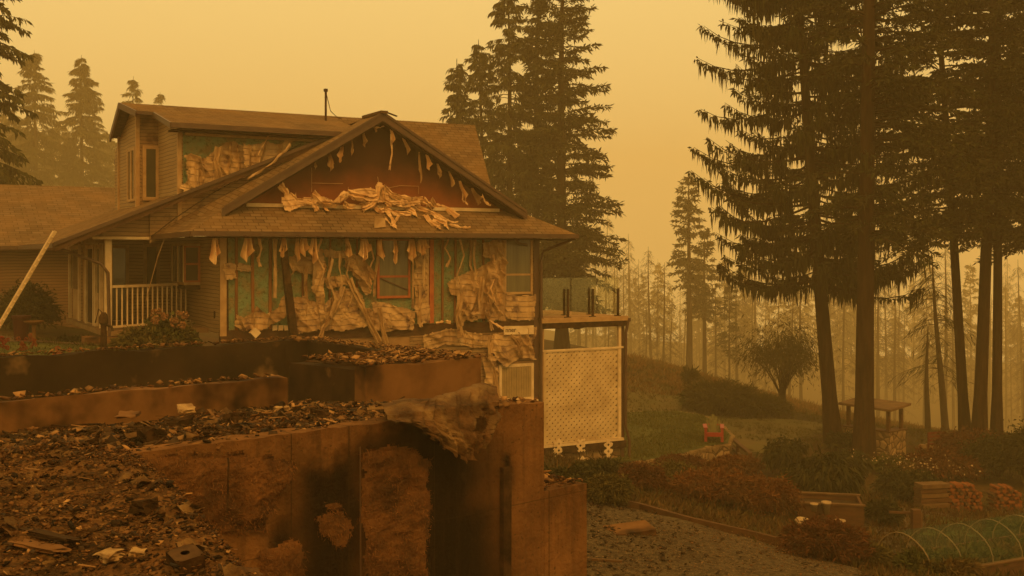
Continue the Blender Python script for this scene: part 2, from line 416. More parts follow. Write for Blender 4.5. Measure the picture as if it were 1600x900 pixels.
m.build('vertical_blinds', pmat('blind slats', (.34, .27, .15), (.25, .20, .11), 4, .6), w3)
MB().box((a-.2, -.2, c-.16), (b+.2, -.06, c-.09)).build('sill', WHITE, w3)
# box window on the left side wall
zb0, zb1 = hs(300, 441, 2.2)[1], hs(300, 384, 2.2)[1]
bw = MB().box((-.46, 2.2, zb0-.08), (0, 3.7, zb0)).box((-.46, 2.2, zb1), (0, 3.7, zb1+.07)).build('box_window', TRIMTAN, house)
m = MB()
for s_, q in ((-.46, .05), (-.06, .06)): m.box((s_, 2.19, zb0), (s_+q, 2.24, zb1))
m.box((-.41, 2.19, (zb0+zb1)/2-.03), (-.06, 2.235, (zb0+zb1)/2+.03)); m.box((-.41, 2.19, zb0), (-.06, 2.235, zb0+.05)); m.box((-.41, 2.19, zb1-.05), (-.06, 2.235, zb1))
m.build('frame', ORTRIM, bw)
MB().box((-.45, 2.25, zb0), (-.03, 2.27, zb1)).build('pane', GLASS, bw)
m = MB(); m.box((-.48, 2.2, zb0), (-.45, 2.28, zb1)); m.box((-.48, 3.62, zb0), (-.45, 3.7, zb1)); m.box((-.48, 2.9, zb0), (-.452, 2.96, zb1)); m.build('frame', WHITE, bw)
MB().box((-.44, 2.3, zb0), (-.42, 3.65, zb1)).build('pane', GLASS, bw)
MB().box((-.44, 2.22, zb0-.2), (0, 3.68, zb0-.09)).build('window_box_base', CHAR, bw)
MB().box((-.03, .55, 6.25), (-.005, .63, 6.45)).build('outlet_cover', CHAR, house)

# roofs ----------------------------------------------------
cL = H3(300, 361, -.75); cR = H3(900, 364.5, -.75)
cL.z = 8.60; cR.z = 8.62
pL = H3(355, 321, .35); pR = H3(812, 327, .35); pL.z = pR.z = 9.32
slab('skirt_roof', [cL, cR, V3(pR.x, .35, 9.32), V3(pL.x, .35, 9.32)], .06, SHING, house)
ap = H3(597, 177, -.1); rkL = H3(352, 322, -.1); rkR = H3(818, 328, -.1)
apb = V3(ap.x, 1.25, ap.z); bl = H3(234, 367, 1.3)
# left plane of the gable roof with its hip
slab('gable_roof_slope', [cL, pL, V3(rkL.x, -.1, rkL.z), ap, apb, bl], .07, SHING, house)
slab('gable_roof_slope', [ap, V3(rkR.x, -.1, rkR.z), V3(cR.x-.3, 4.5, 8.62+.05), V3(ap.x, 4.5, ap.z)], .07, SHING, house)
slab('hip_roof_slope', [V3(pR.x, .35, 9.30), cR, V3(cR.x, 7.0, 8.62), V3(pR.x-.8, 7, 9.4)], .06, SHING, house)
# gable wall
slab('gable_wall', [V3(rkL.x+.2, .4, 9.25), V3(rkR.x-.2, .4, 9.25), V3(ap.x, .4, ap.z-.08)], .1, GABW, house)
MB().box((hs(385, 318, .3)[0], .28, 9.30), (hs(780, 322, .3)[0], .34, 9.40)).build('gable_ledger', WHITE, house)
# barge boards and soffit
def board(name, p, q, h, t, mat, dz=0, dy=0):
    p = Vector(p)+V3(0, dy, dz); q = Vector(q)+V3(0, dy, dz)
    V = [p, q, q-V3(0, 0, h), p-V3(0, 0, h)]; V += [v+V3(0, t, 0) for v in V]
    return link(name, V, [(0, 3, 2, 1), (4, 5, 6, 7), (0, 1, 5, 4), (3, 7, 6, 2), (0, 4, 7, 3), (1, 2, 6, 5)], mat, house)
board('barge_board', (rkL.x-.1, -.16, rkL.z-.06), (ap.x, -.16, ap.z), .22, .05, DKTRIM)
board('barge_board', (ap.x, -.16, ap.z), (rkR.x+.1, -.16, rkR.z-.06), .22, .05, DKTRIM)
board('barge_molding', (rkL.x-.05, -.19, rkL.z+.0), (ap.x, -.19, ap.z+.05), .08, .03, DKTRIM)
board('barge_molding', (ap.x, -.19, ap.z+.05), (rkR.x+.05, -.19, rkR.z), .08, .03, DKTRIM)
for q in (rkL, rkR):
    V = [V3(q.x, -.11, q.z-.28), V3(ap.x, -.11, ap.z-.26), V3(ap.x, .4, ap.z-.26), V3(q.x, .4, q.z-.28)]
    V = V+[v+V3(0, 0, .05) for v in V]
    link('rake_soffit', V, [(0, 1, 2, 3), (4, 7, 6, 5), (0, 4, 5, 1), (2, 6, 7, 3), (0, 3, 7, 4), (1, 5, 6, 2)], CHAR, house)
MB().box((ap.x-.1, -.25, ap.z-.02), (ap.x+.12, 1.2, ap.z+.06)).build('ridge_cap', SHING, house)
MB().bar((ap.x, -.2, ap.z+.05), (ap.x+.45, -.12, ap.z-.06), .06, .03).build('lifted_shingle', CHAR, house)
# eave gutter and fascia
MB().bar((cL.x-.05, -.80, 8.53), (cR.x+.04, -.80, 8.55), .12, .13).build('gutter', DKTRIM, house)
MB().bar((cL.x-.02, -.76, 8.52), (bl.x+.03, 1.3, bl.z-.07), .1, .13).build('gutter', DKTRIM, house)
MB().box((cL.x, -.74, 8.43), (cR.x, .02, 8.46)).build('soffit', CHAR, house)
# upper roof
rl = H3(186, 160.5, 4.5); rr = H3(742, 196, 4.5); zr_ = 12.47; rl.z = rr.z = zr_
e1_ = H3(213, 173, 3.3); e2_ = H3(240, 175, 3.3); e3_ = H3(267, 191, .6); e4_ = V3(4.6, .6, e3_.z)
slab('dormer_roof', [rl, e1_, e2_, e3_, e4_, V3(4.6, 4.5, zr_)], .06, SHING, house)
slab('upper_roof_slope', [V3(4.2, 4.5, zr_), V3(4.2, .9, 9.75), V3(hs(772, 310, .9)[0], .9, 9.75), rr], .07, SHING, house)
b2 = H3(172, 212, 6.8)
slab('upper_roof_back', [rr, V3(rr.x, 6.8, b2.z), b2, rl], .07, SHING, house)
slab('dormer_rake_soffit', [rl-V3(0, 0, .05), rl-V3(.0, 0, .05)+V3(.7, 0, 0), b2+V3(.9, 0, -.05), b2-V3(0, 0, .05)], .03, CHAR, house)
def quadboard(name, p, q, h, mat, t=.05):
    p = Vector(p); q = Vector(q); MB().bar(p-V3(0, 0, h/2), q-V3(0, 0, h/2), t, h).build(name, mat, house)
quadboard('barge_board', rl, b2, .2, DKTRIM); quadboard('barge_board', rl, e1_, .17, DKTRIM)
quadboard('gutter', e1_, e2_, .1, DKTRIM, .08); quadboard('barge_board', e2_, e3_, .15, DKTRIM)
quadboard('gutter', e3_, e4_+V3(-1, 0, 0), .14, DKTRIM, .12)
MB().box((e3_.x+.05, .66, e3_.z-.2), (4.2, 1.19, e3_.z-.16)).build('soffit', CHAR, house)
f1 = H3(199, 210, 9.5); f2 = H3(180, 251, 11)
slab('rear_roof_slope', [f1, f2, f2+V3(3, 0, 0), f1+V3(3, 0, 0)], .1, DKTRIM, house)
quadboard('barge_board', f1, f2, .25, DKTRIM)
# upper walls
dz0 = 9.2
sA = hs(280, 250, 1.2)[0]; dB = hd(247, 250, sA)[0]; sB = hs(215, 250, dB)[0]; dC = hd(198, 250, sB)[0]
ztop = e3_.z-.14
r0 = H3(85, 381, .85); r1 = H3(470, 231, .85)
wing = lambda s: r0.z+(r1.z-r0.z)*(s-r0.x)/(r1.x-r0.x)
wallf('dormer_sheathing', [(sA, wing(sA)-.1), (4.3, wing(4.3)-.1), (4.3, ztop), (sA, ztop)], 1.2, .12, FOAM)
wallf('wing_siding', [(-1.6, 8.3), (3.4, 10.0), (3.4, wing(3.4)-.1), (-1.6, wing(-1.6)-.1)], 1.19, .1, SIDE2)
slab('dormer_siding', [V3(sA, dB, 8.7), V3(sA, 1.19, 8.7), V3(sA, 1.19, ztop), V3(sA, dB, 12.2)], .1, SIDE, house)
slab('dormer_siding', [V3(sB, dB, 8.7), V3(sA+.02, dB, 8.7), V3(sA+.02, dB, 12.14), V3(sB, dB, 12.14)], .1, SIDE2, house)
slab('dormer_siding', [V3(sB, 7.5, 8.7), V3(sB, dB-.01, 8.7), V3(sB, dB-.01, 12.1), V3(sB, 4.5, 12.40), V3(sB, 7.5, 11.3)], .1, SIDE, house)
def cb(s, d, z0, z1, w_=.1): MB().box((s-w_/2-.01, d-w_/2-.01, z0), (s+w_/2, d+w_/2, z1)).build('corner_board', TRIMTAN, house)
cb(sA, 1.18, 8.9, ztop); cb(sB, dB, 8.8, 12.1); cb(sB, dC+1.2, 8.8, 11.8, .09)
window(dB-.02, 228, 233, 243, 308, TRIMTAN, GLASS, None, .1)
d0, z0 = hd(201.5, 311, sB); d1, z1 = hd(212.5, 236, sB)
m = MB(); sw = sB-.05
d0, d1 = max(d0, d1), min(d0, d1); z1 = hd(207, 236, sB)[1]; z0 = hd(207, 311, sB)[1]
for q in (d1, d0, d1+(d0-d1)*.52): m.box((sw-.01, q-.06, z0-.07), (sw+.06, q+.06, z1+.07))
m.box((sw, d1, z0-.08), (sw+.06, d0, z0)); m.box((sw, d1, z1), (sw+.06, d0, z1+.08))
o = m.build('window', TRIMTAN, house); MB().box((sw+.02, d1, z0), (sw+.045, d0, z1)).build('pane', GLASS, o)
MB().box((e3_.x+.5, 1.1, ztop-.13), (4, 1.19, ztop)).build('frieze_board', TRIMTAN, house)
# siding below the dormer flashing, and the wing roof with its dark rake
r0 = H3(85, 381, .85); r1 = H3(470, 231, .85)
wing = lambda s: r0.z+(r1.z-r0.z)*(s-r0.x)/(r1.x-r0.x)
board('wing_rake_board', (r0.x, .80, r0.z), (3.6, .80, wing(3.6)), .2, .05, BEAM)
board('wing_rake_molding', (r0.x-.03, .76, r0.z+.04), (3.6, .76, wing(3.6)+.04), .1, .04, DKTRIM)
slab('wing_roof', [V3(r0.x, .8, r0.z+.02), V3(-.9, .8, wing(-.9)+.02), V3(-.9, 9, wing(-.9)+.02), V3(r0.x, 9, r0.z+.02)], .1, SHING, house)
slab('wing_soffit', [V3(r0.x+.02, .85, r0.z-.1), V3(-.9, .85, wing(-.9)-.12), V3(-.9, 9, wing(-.9)-.12), V3(r0.x+.02, 9, r0.z-.1)], .02, pmat('browned soffit', (.26, .16, .08), (.18, .1, .05), 2), house)
MB().bar((r0.x, .8, r0.z-.05), (r0.x, 9, r0.z-.05), .1, .12).build('gutter', DKTRIM, house)
zh = hs(200, 373, 1.3)[1]
sh0 = hs(150, 373, 1.3)[0]
wallf('wing_siding', [(sh0, zh), (-1.0, zh), (-1.0, wing(-1.0)-.2), (sh0, wing(sh0)-.2)], 1.32, .1, SIDE2)
MB().box((sh0-.1, 1.25, zh-.02), (-1.4, 1.33, zh+.05)).build('porch_header', WHITE, house)
# porch --------------------------------------------------
sp, zp = hs(168, 516, 1.5); fl = zp
m = MB(); m.box((sp-.07, 1.43, fl), (sp+.1, 1.6, zh+.1)); m.build('porch_post', WHITE, house)
MB().box((sp-.15, 1.3, fl-.14), (-.0, 8, fl-.01)).build('porch_floor', pmat('porch concrete', (.25, .18, .11), (.18, .12, .07), 2), house)
MB().box((sp-.6, 1.2, fl-.5), (sp+1.0, 1.9, fl-.16)).build('porch_step', CONC2, house)
wl = sp+.05
slab('porch_side_wall', [V3(wl, 8, fl), V3(wl, 1.7, fl), V3(wl, 1.7, 8.5), V3(wl, 8, 8.5)], .1, pmat('pale porch panels', (.40, .30, .2), (.30, .21, .13), 1.5), house)
for x0, x1, mt, nm in ((112, 127, GLASS, 'sidelight'), (138, 150, CHAR, 'front_door'), (153, 161, GLASS, 'sidelight')):
    d1_, _ = hd(x1, 450, wl); d0_, _ = hd(x0, 450, wl); z0 = fl+(.05 if nm == 'front_door' else .95)
    o = MB().box((wl-.03, d1_, z0), (wl-.005, d0_, 8.15)).build(nm, mt, house)
    m = MB()
    for q in (d0_, d1_): m.box((wl-.09, q-.07, fl), (wl-.004, q+.07, 8.3))
    m.box((wl-.08, d1_, 8.15), (wl-.003, d0_, 8.27)); m.build('frame', WHITE, o)
slab('porch_back_wall', [V3(sp, 6, fl), V3(0, 6, fl), V3(0, 6, 8.6), V3(sp, 6, 8.6)], .1, SIDE, house)
for x0, x1, y0, y1 in ((176, 196, 388, 500), (229, 244, 386, 446)):
    window(5.98, x0, y0, x1, y1, TRIMTAN, GLASS, None, .1, 'window' if x0 > 200 else 'glass_door')
# porch railing
pa = V3(sp+.1, 1.52, 0); pb = V3(0, 3.4, 0)
zr1 = hs(175, 448, 1.5)[1]
m = MB(); m.bar((pa.x, pa.y, zr1), (pb.x, pb.y, zr1), .09, .07); m.bar((pa.x, pa.y, fl+.08), (pb.x, pb.y, fl+.08), .05, .06)
rail = m.build('porch_railing', WHITE, house)
m = MB()
for i in range(1, 16): p = pa.lerp(pb, i/16); m.box((p.x-.018, p.y-.018, fl+.08), (p.x+.018, p.y+.018, zr1))
m.build('balusters', WHITE, rail)
# drainpipes
m = MB(); m.tube([(sp-1.2, 1.7, 8.15), (sp-.2, 1.35, 7.75), (sp-.02, 1.32, 7.5), (sp+.02, 1.32, fl-.2)], .045, 8); m.build('downspout', DKTRIM, house)
m = MB(); m.tube([(SR+.95, -.7, 8.5), (SR+.7, -.5, 8.36), (SR+.12, -.14, 8.1), (SR+.06, -.12, 7.8), (SR+.06, -.12, 2.4)], .05, 8); m.build('downspout', DKTRIM, house)
m = MB(); s, z = hs(795, 372, -.3); m.tube([(s, -.5, z+.1), (s+.35, -.3, z-.15), (s+.7, -.2, z-.2)], .045, 8); m.build('downspout', DKTRIM, house)
# garage wing
gz = 8.28; gd = 12.4
ge0 = hs(-160, 384, gd)[0]; ge1 = hs(120, 384, gd)[0]+3
slab('garage_roof', [V3(ge0, gd, gz), V3(ge1, gd, gz), V3(ge1, gd+5.5, hs(100, 291, gd+5.5)[1]), V3(ge0, gd+5.5, hs(100, 291, gd+5.5)[1])], .1, SHING2, house)
MB().bar((ge0, gd-.04, gz-.06), (ge1-2, gd-.04, gz-.06), .1, .14).build('gutter', DKTRIM, house)
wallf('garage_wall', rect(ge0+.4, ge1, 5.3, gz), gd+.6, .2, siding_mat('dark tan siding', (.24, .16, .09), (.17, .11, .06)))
# chimney mast
s, z = hs(509, 182, 3.2); MB().tube([(s, 3.2, z-.4), (s, 3.2, hs(509, 141, 3.2)[1])], .035, 6).lathe((s, 3.2, hs(509, 143, 3.2)[1]), [(.07, 0), (.07, .08)], 8).build('antenna_mast', CHAR, house)
p = V3(s, 3.2, hs(509, 143, 3.2)[1]); q = H3(534, 186, 3.3)
MB().tube([p, p.lerp(q, .3)+V3(.0, 0, -.35), p.lerp(q, .7)+V3(0, 0, -.2), q], .012, 4).build('antenna_wire', CHAR, house)
MB().tube([H3(470, 225, 1.0), H3(330, 303, 1), H3(272, 342, .9), H3(236, 370, .7)], .015, 4).build('cable', CHAR, house)
MB().tube([H3(257, 373, .7), H3(247, 400, .9), H3(236, 440, 1.2), H3(228, 470, 1.4)], .012, 4).build('loose_wire', TRIMTAN, house)

# melted siding hanging on the facade ---------------------------
def zp4(pts): return [(320+x/4.285, 350+y/4.285) for x, y in pts]
def zp5(pts): return [(580+x/2.307, 350+y/2.307) for x, y in pts]
def zp2(pts): return [(240+x/3.75, 160+y/3.75) for x, y in pts]
peels = [
 (zp4([(205, 600), (260, 640), (330, 600), (345, 540), (400, 590), (470, 560), (530, 480), (545, 600), (460, 665), (350, 720), (330, 700), (260, 720), (215, 680)]), .13),
 (zp4([(560, 215), (720, 180), (735, 310), (560, 305)]), .06),
 (zp4([(570, 470), (655, 455), (665, 480), (720, 540), (790, 520), (900, 450), (1000, 420), (1080, 560), (1371, 600), (1371, 690), (1150, 695), (1080, 680), (800, 690), (600, 715), (580, 600)]), .07),
 (zp4([(730, 200), (780, 200), (775, 400), (800, 690), (778, 670), (715, 400)]), .12),
 (zp4([(790, 360), (930, 335), (960, 400), (820, 435)]), .08),
 (zp4([(925, 230), (1040, 230), (1130, 330), (1110, 390), (1080, 400), (1095, 470), (1060, 520), (1000, 430), (960, 370), (920, 330)]), .14),
 (zp4([(780, 180), (925, 185), (925, 235), (790, 232)]), .05),
 (zp4([(830, 450), (900, 440), (880, 600), (835, 590)]), .09),
 (zp4([(1060, 540), (1110, 560), (1090, 690), (1055, 690)]), .1),
 (zp4([(860, 440), (990, 420), (1060, 560), (1060, 690), (800, 690), (820, 600)]), .06),
 (zp4([(580, 510), (760, 505), (770, 690), (600, 712)]), .06),
 (zp4([(130, 280), (200, 280), (205, 370), (135, 370)]), .04), (zp4([(215, 270), (310, 280), (310, 320), (215, 320)]), .04),
 (zp5([(0, 290), (60, 290), (150, 330), (160, 370), (0, 378)]), .09),
 (zp5([(150, 110), (203, 110), (205, 352), (160, 352), (150, 260)]), .05),
 (zp5([(268, 245), (300, 215), (380, 175), (440, 130), (472, 120), (476, 230), (462, 300), (460, 338), (330, 352), (325, 400), (302, 350), (312, 275), (275, 275)]), .16),
 (zp5([(395, 60), (470, 55), (472, 120), (430, 150), (400, 130)]), .10),
 (zp5([(478, 252), (585, 252), (585, 338), (478, 338)]), .03),
 (zp5([(425, 395), (590, 375), (590, 500), (470, 505), (440, 470), (420, 440)]), .14),
 (zp5([(180, 395), (430, 390), (425, 440), (180, 460)]), .06),
 (zp5([(400, 480), (450, 470), (455, 630), (405, 640), (400, 560)]), .1),
]
for i, (pp, am) in enumerate(peels):
    peel('peeling_siding', pp, -.04 if pp[0][1] < 512 else -.06, PEEL, house, am*1.15, i*1.37+1, jag=.10)
o = peel('peeling_siding', zp2([(150, 540), (185, 430), (175, 350), (280, 330), (330, 300), (370, 260), (460, 240), (560, 250), (700, 265), (800, 240), (760, 330), (560, 440), (290, 510)]), 1.17, PEEL, house, .17, 31.3)
peel('peeling_siding', zp2([(185, 330), (270, 330), (300, 500), (160, 540), (190, 440)]), 1.05, PEEL, house, .16, 37.1)
peel('peeling_siding', zp2([(520, 230), (560, 230), (565, 430), (525, 430)]), 1.05, PEEL, house, .15, 41.1)
# crumpled ribbons on the facade
def rb(pts, wd, d, mat=PEEL, folds=2, seed=0, nm='hanging_siding_strip', tw=.5): return ribbon(nm, [H3(x, y, d) for x, y in pts], wd, mat, house, folds, seed, tw)
rb(zp4([(925, 420), (880, 560), (790, 700), (775, 760)]), .16, -.22, seed=1)
rb(zp4([(965, 370), (1030, 510), (1090, 640), (1165, 790)]), .2, -.25, PEEL, 2, 2)
rb(zp4([(1168, 560), (1185, 680), (1212, 800)]), .17, -.2, seed=3)
rb(zp4([(745, 200), (735, 400), (775, 560), (785, 670)]), .24, -.15, seed=4)
rb(zp4([(1160, 220), (1140, 350), (1130, 480)]), .1, -.12, seed=5)
rb(zp4([(835, 160), (830, 250), (835, 345)]), .06, -.1, seed=6)
rb(zp5([(322, 250), (312, 330), (322, 410)]), .25, -.3, seed=7)
rb(zp5([(400, 190), (392, 270), (388, 320), (360, 330)]), .2, -.28, seed=8)
rb(zp5([(410, 320), (430, 360), (435, 382)]), .12, -.2, seed=9); rb(zp5([(420, 345), (450, 365), (478, 378)]), .1, -.2, PALE, 1, 10)
rb(zp5([(232, 358), (260, 350), (285, 352)]), .1, -.25, PALE, 1, 11)
rb(zp5([(358, 50), (362, 90), (355, 150), (362, 170)]), .1, -.1, seed=12)
rb(zp5([(432, 400), (428, 470), (447, 560), (455, 625)]), .22, -.15, seed=13)
rb(zp5([(500, 400), (530, 430), (540, 470)]), .2, -.2, seed=14)
rb(zp5([(175, 220), (172, 300), (178, 372)]), .14, -.12, seed=15)
rb(zp2([(680, 180), (640, 250), (612, 305)]), .04, .9, PALE, 1, 16); rb(zp2([(800, 250), (740, 310), (690, 360), (545, 455)]), .07, .7, PEEL, 1, 17)
rb(zp2([(380, 260), (365, 350), (385, 450)]), .22, .95, seed=18); rb(zp2([(285, 330), (290, 430), (290, 500)]), .2, 1.0, seed=19)
rs = random.Random(21)
for i, x in enumerate((405, 430, 452, 478, 502, 520, 532, 548, 578, 645, 652, 662, 700, 718, 742, 765, 770)):
    y0 = 372 if x in (405, 430, 700, 718, 742, 502) else rs.uniform(376, 420); L_ = rs.uniform(35, 95); bx_ = rs.uniform(-8, 8)
    rb([(x, y0), (x+bx_, y0+L_*.35), (x-bx_*.6, y0+L_*.7), (x+bx_*.5, y0+L_)], rs.uniform(.05, .13), rs.uniform(-.3, -.12), PEEL if i % 4 else PALE, rs.choice((1, 2)), 200+i, tw=.9)
# burned post leaning on the wall
MB().bar(H3(441, 372, -.3), H3(459, 528, -.45), .16, .14, taper=1.3).build('charred_post', CHAR, house)
# soffit pieces hanging from the eave
for i, (x, wd, ln) in enumerate(((385, .26, .72), (441, .22, .60), (463, .22, .74), (473, .26, .58), (489, .27, .78), (541, .28, .70), (567, .28, .74), (592, .24, .74), (615, .22, .82), (640, .26, .80), (658, .26, .60))):
    s, z = hs(x, 370, -.45)
    napkin('hanging_soffit_piece', (s, -.45, z+.02), wd*1.25, ln*.95, PALE, house, i*2+1)
s, z = hs(336, 372, -.55); napkin('hanging_soffit_piece', (s, -.55, z), .42, .68, PALE, house, 4, 1.6, -.1)
# pieces hanging along the rakes
for i, (x, y, wd, ln, lean) in enumerate(((584, 195, .13, .22, 0), (567, 208, .16, .42, 0), (547, 220, .1, .44, .1), (532, 227, .16, .5, -.1), (512, 240, .24, .5, .1), (492, 254, .1, .2, -.2),
        (608, 200, .22, .5, .1), (628, 215, .18, .5, .25), (654, 238, .12, .9, 0), (664, 242, .17, .46, .2), (681, 256, .17, .44, .2), (699, 268, .2, .46, .25), (717, 283, .2, .62, .2), (736, 294, .24, .52, .35))):
    s, z = hs(x, y, .15); napkin('hanging_soffit_piece', (s, .1, z), wd, ln, PEEL if i % 3 else PALE, house, i+30, 1.2, lean)
rb([(611, 210), (612, 240), (608, 265)], .07, .1, PALE, 1, 20); rb([(724, 300), (722, 312), (730, 320)], .07, .1, PALE, 1, 21); rb([(752, 305), (758, 316), (766, 322)], .07, 0, PALE, 1, 22)
rb([(582, 199), (594, 199), (602, 196)], .06, .1, PALE, 1, 23)
# draped siding fallen on the skirt roof
def roofpt(x, y):                       # on the skirt roof plane
    lo, hi = -.8, .5
    for _ in range(20):
        m_ = (lo+hi)/2; s, z = hs(x, y, m_); zz = 8.60+.72*(m_+.75)/1.1
        if z > zz: lo = m_
        else: hi = m_
    s, z = hs(x, y, m_); return V3(s, m_-.04, z+.05)
zg = lambda pts: [(420+x/4.706, 270+y/4.706) for x, y in pts]
def rd(pts, wd, folds=2, seed=0, on_roof=True, d=.2, mat=PALE, tw=.3):
    P = zg(pts); Q = []
    for x, y in P:
        p = roofpt(x, y) if y > 320 else H3(x, y, .15)
        Q.append(p)
    return ribbon('fallen_siding', Q, wd, mat, house, folds, seed, tw, droopfold=.55)
fall = [([(80, 85), (130, 150), (125, 270)], .26), ([(150, 150), (200, 200), (330, 225), (390, 250), (425, 295)], .16), ([(180, 160), (205, 250)], .2),
 ([(320, 150), (400, 215), (480, 230), (570, 150)], .3), ([(240, 250), (320, 215), (350, 290)], .2), ([(570, 150), (680, 180), (790, 185)], .34),
 ([(545, 230), (580, 265), (660, 255), (740, 235)], .24), ([(805, 100), (800, 180), (760, 235), (680, 285)], .22), ([(830, 100), (850, 200), (900, 235)], .22), ([(840, 100), (930, 190), (1100, 240)], .2),
 ([(900, 160), (1030, 190), (1130, 190)], .2), ([(760, 245), (800, 295), (840, 290)], .24), ([(780, 240), (900, 300), (1040, 320)], .2), ([(860, 230), (960, 250), (1060, 300), (1070, 330)], .24),
 ([(930, 250), (1080, 270), (1200, 310), (1280, 360)], .26), ([(1000, 240), (1100, 280), (1250, 330), (1300, 370)], .2), ([(860, 290), (900, 350), (920, 415)], .2), ([(900, 300), (950, 330), (900, 400)], .15),
 ([(850, 350), (890, 390), (915, 420)], .07), ([(1140, 320), (1180, 370), (1240, 400), (1245, 425)], .24), ([(1200, 350), (1290, 380), (1300, 420)], .22), ([(1290, 370), (1385, 375)], .1),
 ([(1320, 390), (1400, 415), (1475, 412)], .12), ([(1190, 190), (1220, 260), (1290, 265), (1380, 335)], .24), ([(1130, 200), (1170, 230), (1200, 280)], .26), ([(660, 250), (760, 220), (800, 240)], .14), ([(850, 215), (990, 225), (1110, 255)], .16)]
for i, (pp, wd) in enumerate(fall): rd(pp, wd*.8, 2 if wd > .12 else 1, i+50)
peel('fallen_siding', zg([(585, 135), (790, 150), (800, 90), (830, 85), (870, 140), (1100, 165), (1150, 215), (1000, 235), (840, 225), (700, 235), (590, 205)]), .24, PALE, house, .07, 77, jag=.04)
peel('fallen_siding', zg([(90, 160), (150, 140), (210, 200), (300, 180), (380, 190), (480, 225), (570, 150), (590, 170), (520, 235), (440, 240), (360, 225), (250, 250), (150, 270), (110, 260)]), .2, PALE, house, .08, 79, jag=.04)
pk = roofpt(592, 355); MB().box((pk.x-.16, pk.y-.05, pk.z-.06), (pk.x+.17, pk.y+.0, pk.z+.2), .02).build('shingle_scrap', TRIMTAN, house)
for a_, b_ in (((487, 262), (487, 300)), ((487, 286), (536, 287)), ((544, 292), (545, 300)), ((590, 276), (592, 288)), ((600, 295), (625, 290)), ((625, 290), (654, 291)), ((654, 291), (654, 303))):
    MB().tube([H3(*a_, .35), H3(*b_, .35)], .008, 4).build('stray_wire', TRIMTAN, house)
MB().bar(H3(394, 516, -.2), H3(402, 524, -.2), .22, .2).build('pale_scrap', WHITE, house)
for i in range(3): 
    s, z = hs(426+i*9, 513, -.09); MB().box((s, -.10, z-.06), (s+.13, -.085, z+.08), .015).build('label_scrap', WHITE, house)
def text(body, name, size, mat, parent, loc, rot):
    c = bpy.data.curves.new(name, 'FONT'); c.body = body; c.size = size; c.extrude = .004
    o = bpy.data.objects.new(name, c); col.objects.link(o)
    dg = bpy.context.evaluated_depsgraph_get(); me = bpy.data.meshes.new_from_object(o.evaluated_get(dg)); bpy.data.objects.remove(o)
    me.materials.append(mat); o = bpy.data.objects.new(name, me); col.objects.link(o); o.parent = parent; o.location = loc; o.rotation_euler = rot
    return o
s, z = hs(789, 520, -.24)
lb = MB().box((s-.04, -.25, z-.06), (s+1.0, -.235, z+.2), .02).build('house_wrap', WHITE, house)
text('nner', 'wrap_lettering', .2, CHAR, lb, (s, -.27, z+.02), (R(90), 0, 0))

# ================================================================== DECK
deck = empty('deck', A0, HANG, 'raised deck with glass railing and white lattice screen at the right side of the house', 'deck')
zd = 5.97; sd1 = hs(978, 497, -.1)[0]
D = lambda m, n, mt: m.build(n, mt, deck)
D(MB().box((SR+.05, -.15, zd-.03), (sd1, 4.4, zd+.02)), 'deck_floor', pmat('weathered deck boards', (.42, .28, .15), (.3, .19, .1), 4, stretch=(1, 12, 1)))
D(MB().box((SR+.05, -.2, zd-.12), (sd1+.03, -.151, zd+.03)), 'fascia', TRIMTAN)
D(MB().box((SR+.05, -.16, zd-.3), (sd1, -.05, zd-.121)), 'beam', CHAR)
D(MB().bar((sd1+.06, -.22, zd-.1), (sd1+.06, 4.4, zd-.1), .1, .12), 'gutter', DKTRIM)
D(MB().bar((SR+1.6, .3, zd-.28), (sd1, 1.8, zd-.28), .15, .2), 'joist', CHAR)
for x, d_ in ((845, -.1), (888, -.1), (927, -.1), (966.5, -.1), (883, 1.2), (922, 1.2)):
    s, z = hs(x, 451, d_)
    o = D(MB().box((s-.032, d_, zd), (s+.032, d_+.06, zd+.92)), 'railing_post', CHAR)
    MB().box((s-.09, d_-.03, zd+.02), (s+.09, d_+.13, zd+.05)).build('base_plate', CHAR, o)
GP, n_, b_ = nodes_of('smoky glass panel', .05, spec=.5)
_g = N(n_, 'ShaderNodeBsdfGlossy'); _g.inputs['Roughness'].default_value = .1; _g.inputs['Color'].default_value = (.75, .78, .62, 1)
_t = N(n_, 'ShaderNodeBsdfTransparent'); _t.inputs[0].default_value = (.86, .84, .74, 1)
_m = N(n_, 'ShaderNodeMixShader'); _m.inputs[0].default_value = .11; n_.links.new(_t.outputs[0], _m.inputs[1]); n_.links.new(_g.outputs[0], _m.inputs[2])
n_.links.new(_m.outputs[0], n_.nodes['Material Output'].inputs[0])
zs = [SR+.12, SR+1.25, SR+2.25, sd1-.15]
for i in range(3): D(MB().box((zs[i]+.03, .04, zd+.1), (zs[i+1]-.03, .05, zd+1.28)), 'glass_panel', GP)
gl = CZ-2*0
zl0 = hs(900, 690, 0)[1]; zl1 = hs(900, 547, 0)[1]; sl0 = hs(849, 600, 0)[0]; sl1 = hs(962, 600, 0)[0]; zgd = hs(976, 722, 0)[1]
for s in (SR+.13, sl1+.1): D(MB().box((s-.05, -.1, zl0), (s+.05, .0, zd-.13)), 'screen_post', WHITE if s > SR+1 else TRIMTAN)
D(MB().box((sd1-.15, -.05, zgd), (sd1-.03, .07, zd-.3)), 'deck_post', DKTRIM)
D(MB().tube([(sd1+.02, -.2, zd-.15), (sd1-.05, -.17, zd-.5), (sd1-.05, -.15, 2.4), (sd1+.1, -.15, zl0-.1), (sd1+.1, -.15, zgd)], .05, 8), 'downspout', DKTRIM)
D(MB().box((SR+.05, -.12, zl1+.0), (sd1-.1, -.06, zl1+.06)), 'screen_rail', WHITE)
D(MB().box((SR+.05, -.14, zl0-.08), (sd1-.1, .02, zl0)), 'screen_rail', WHITE)
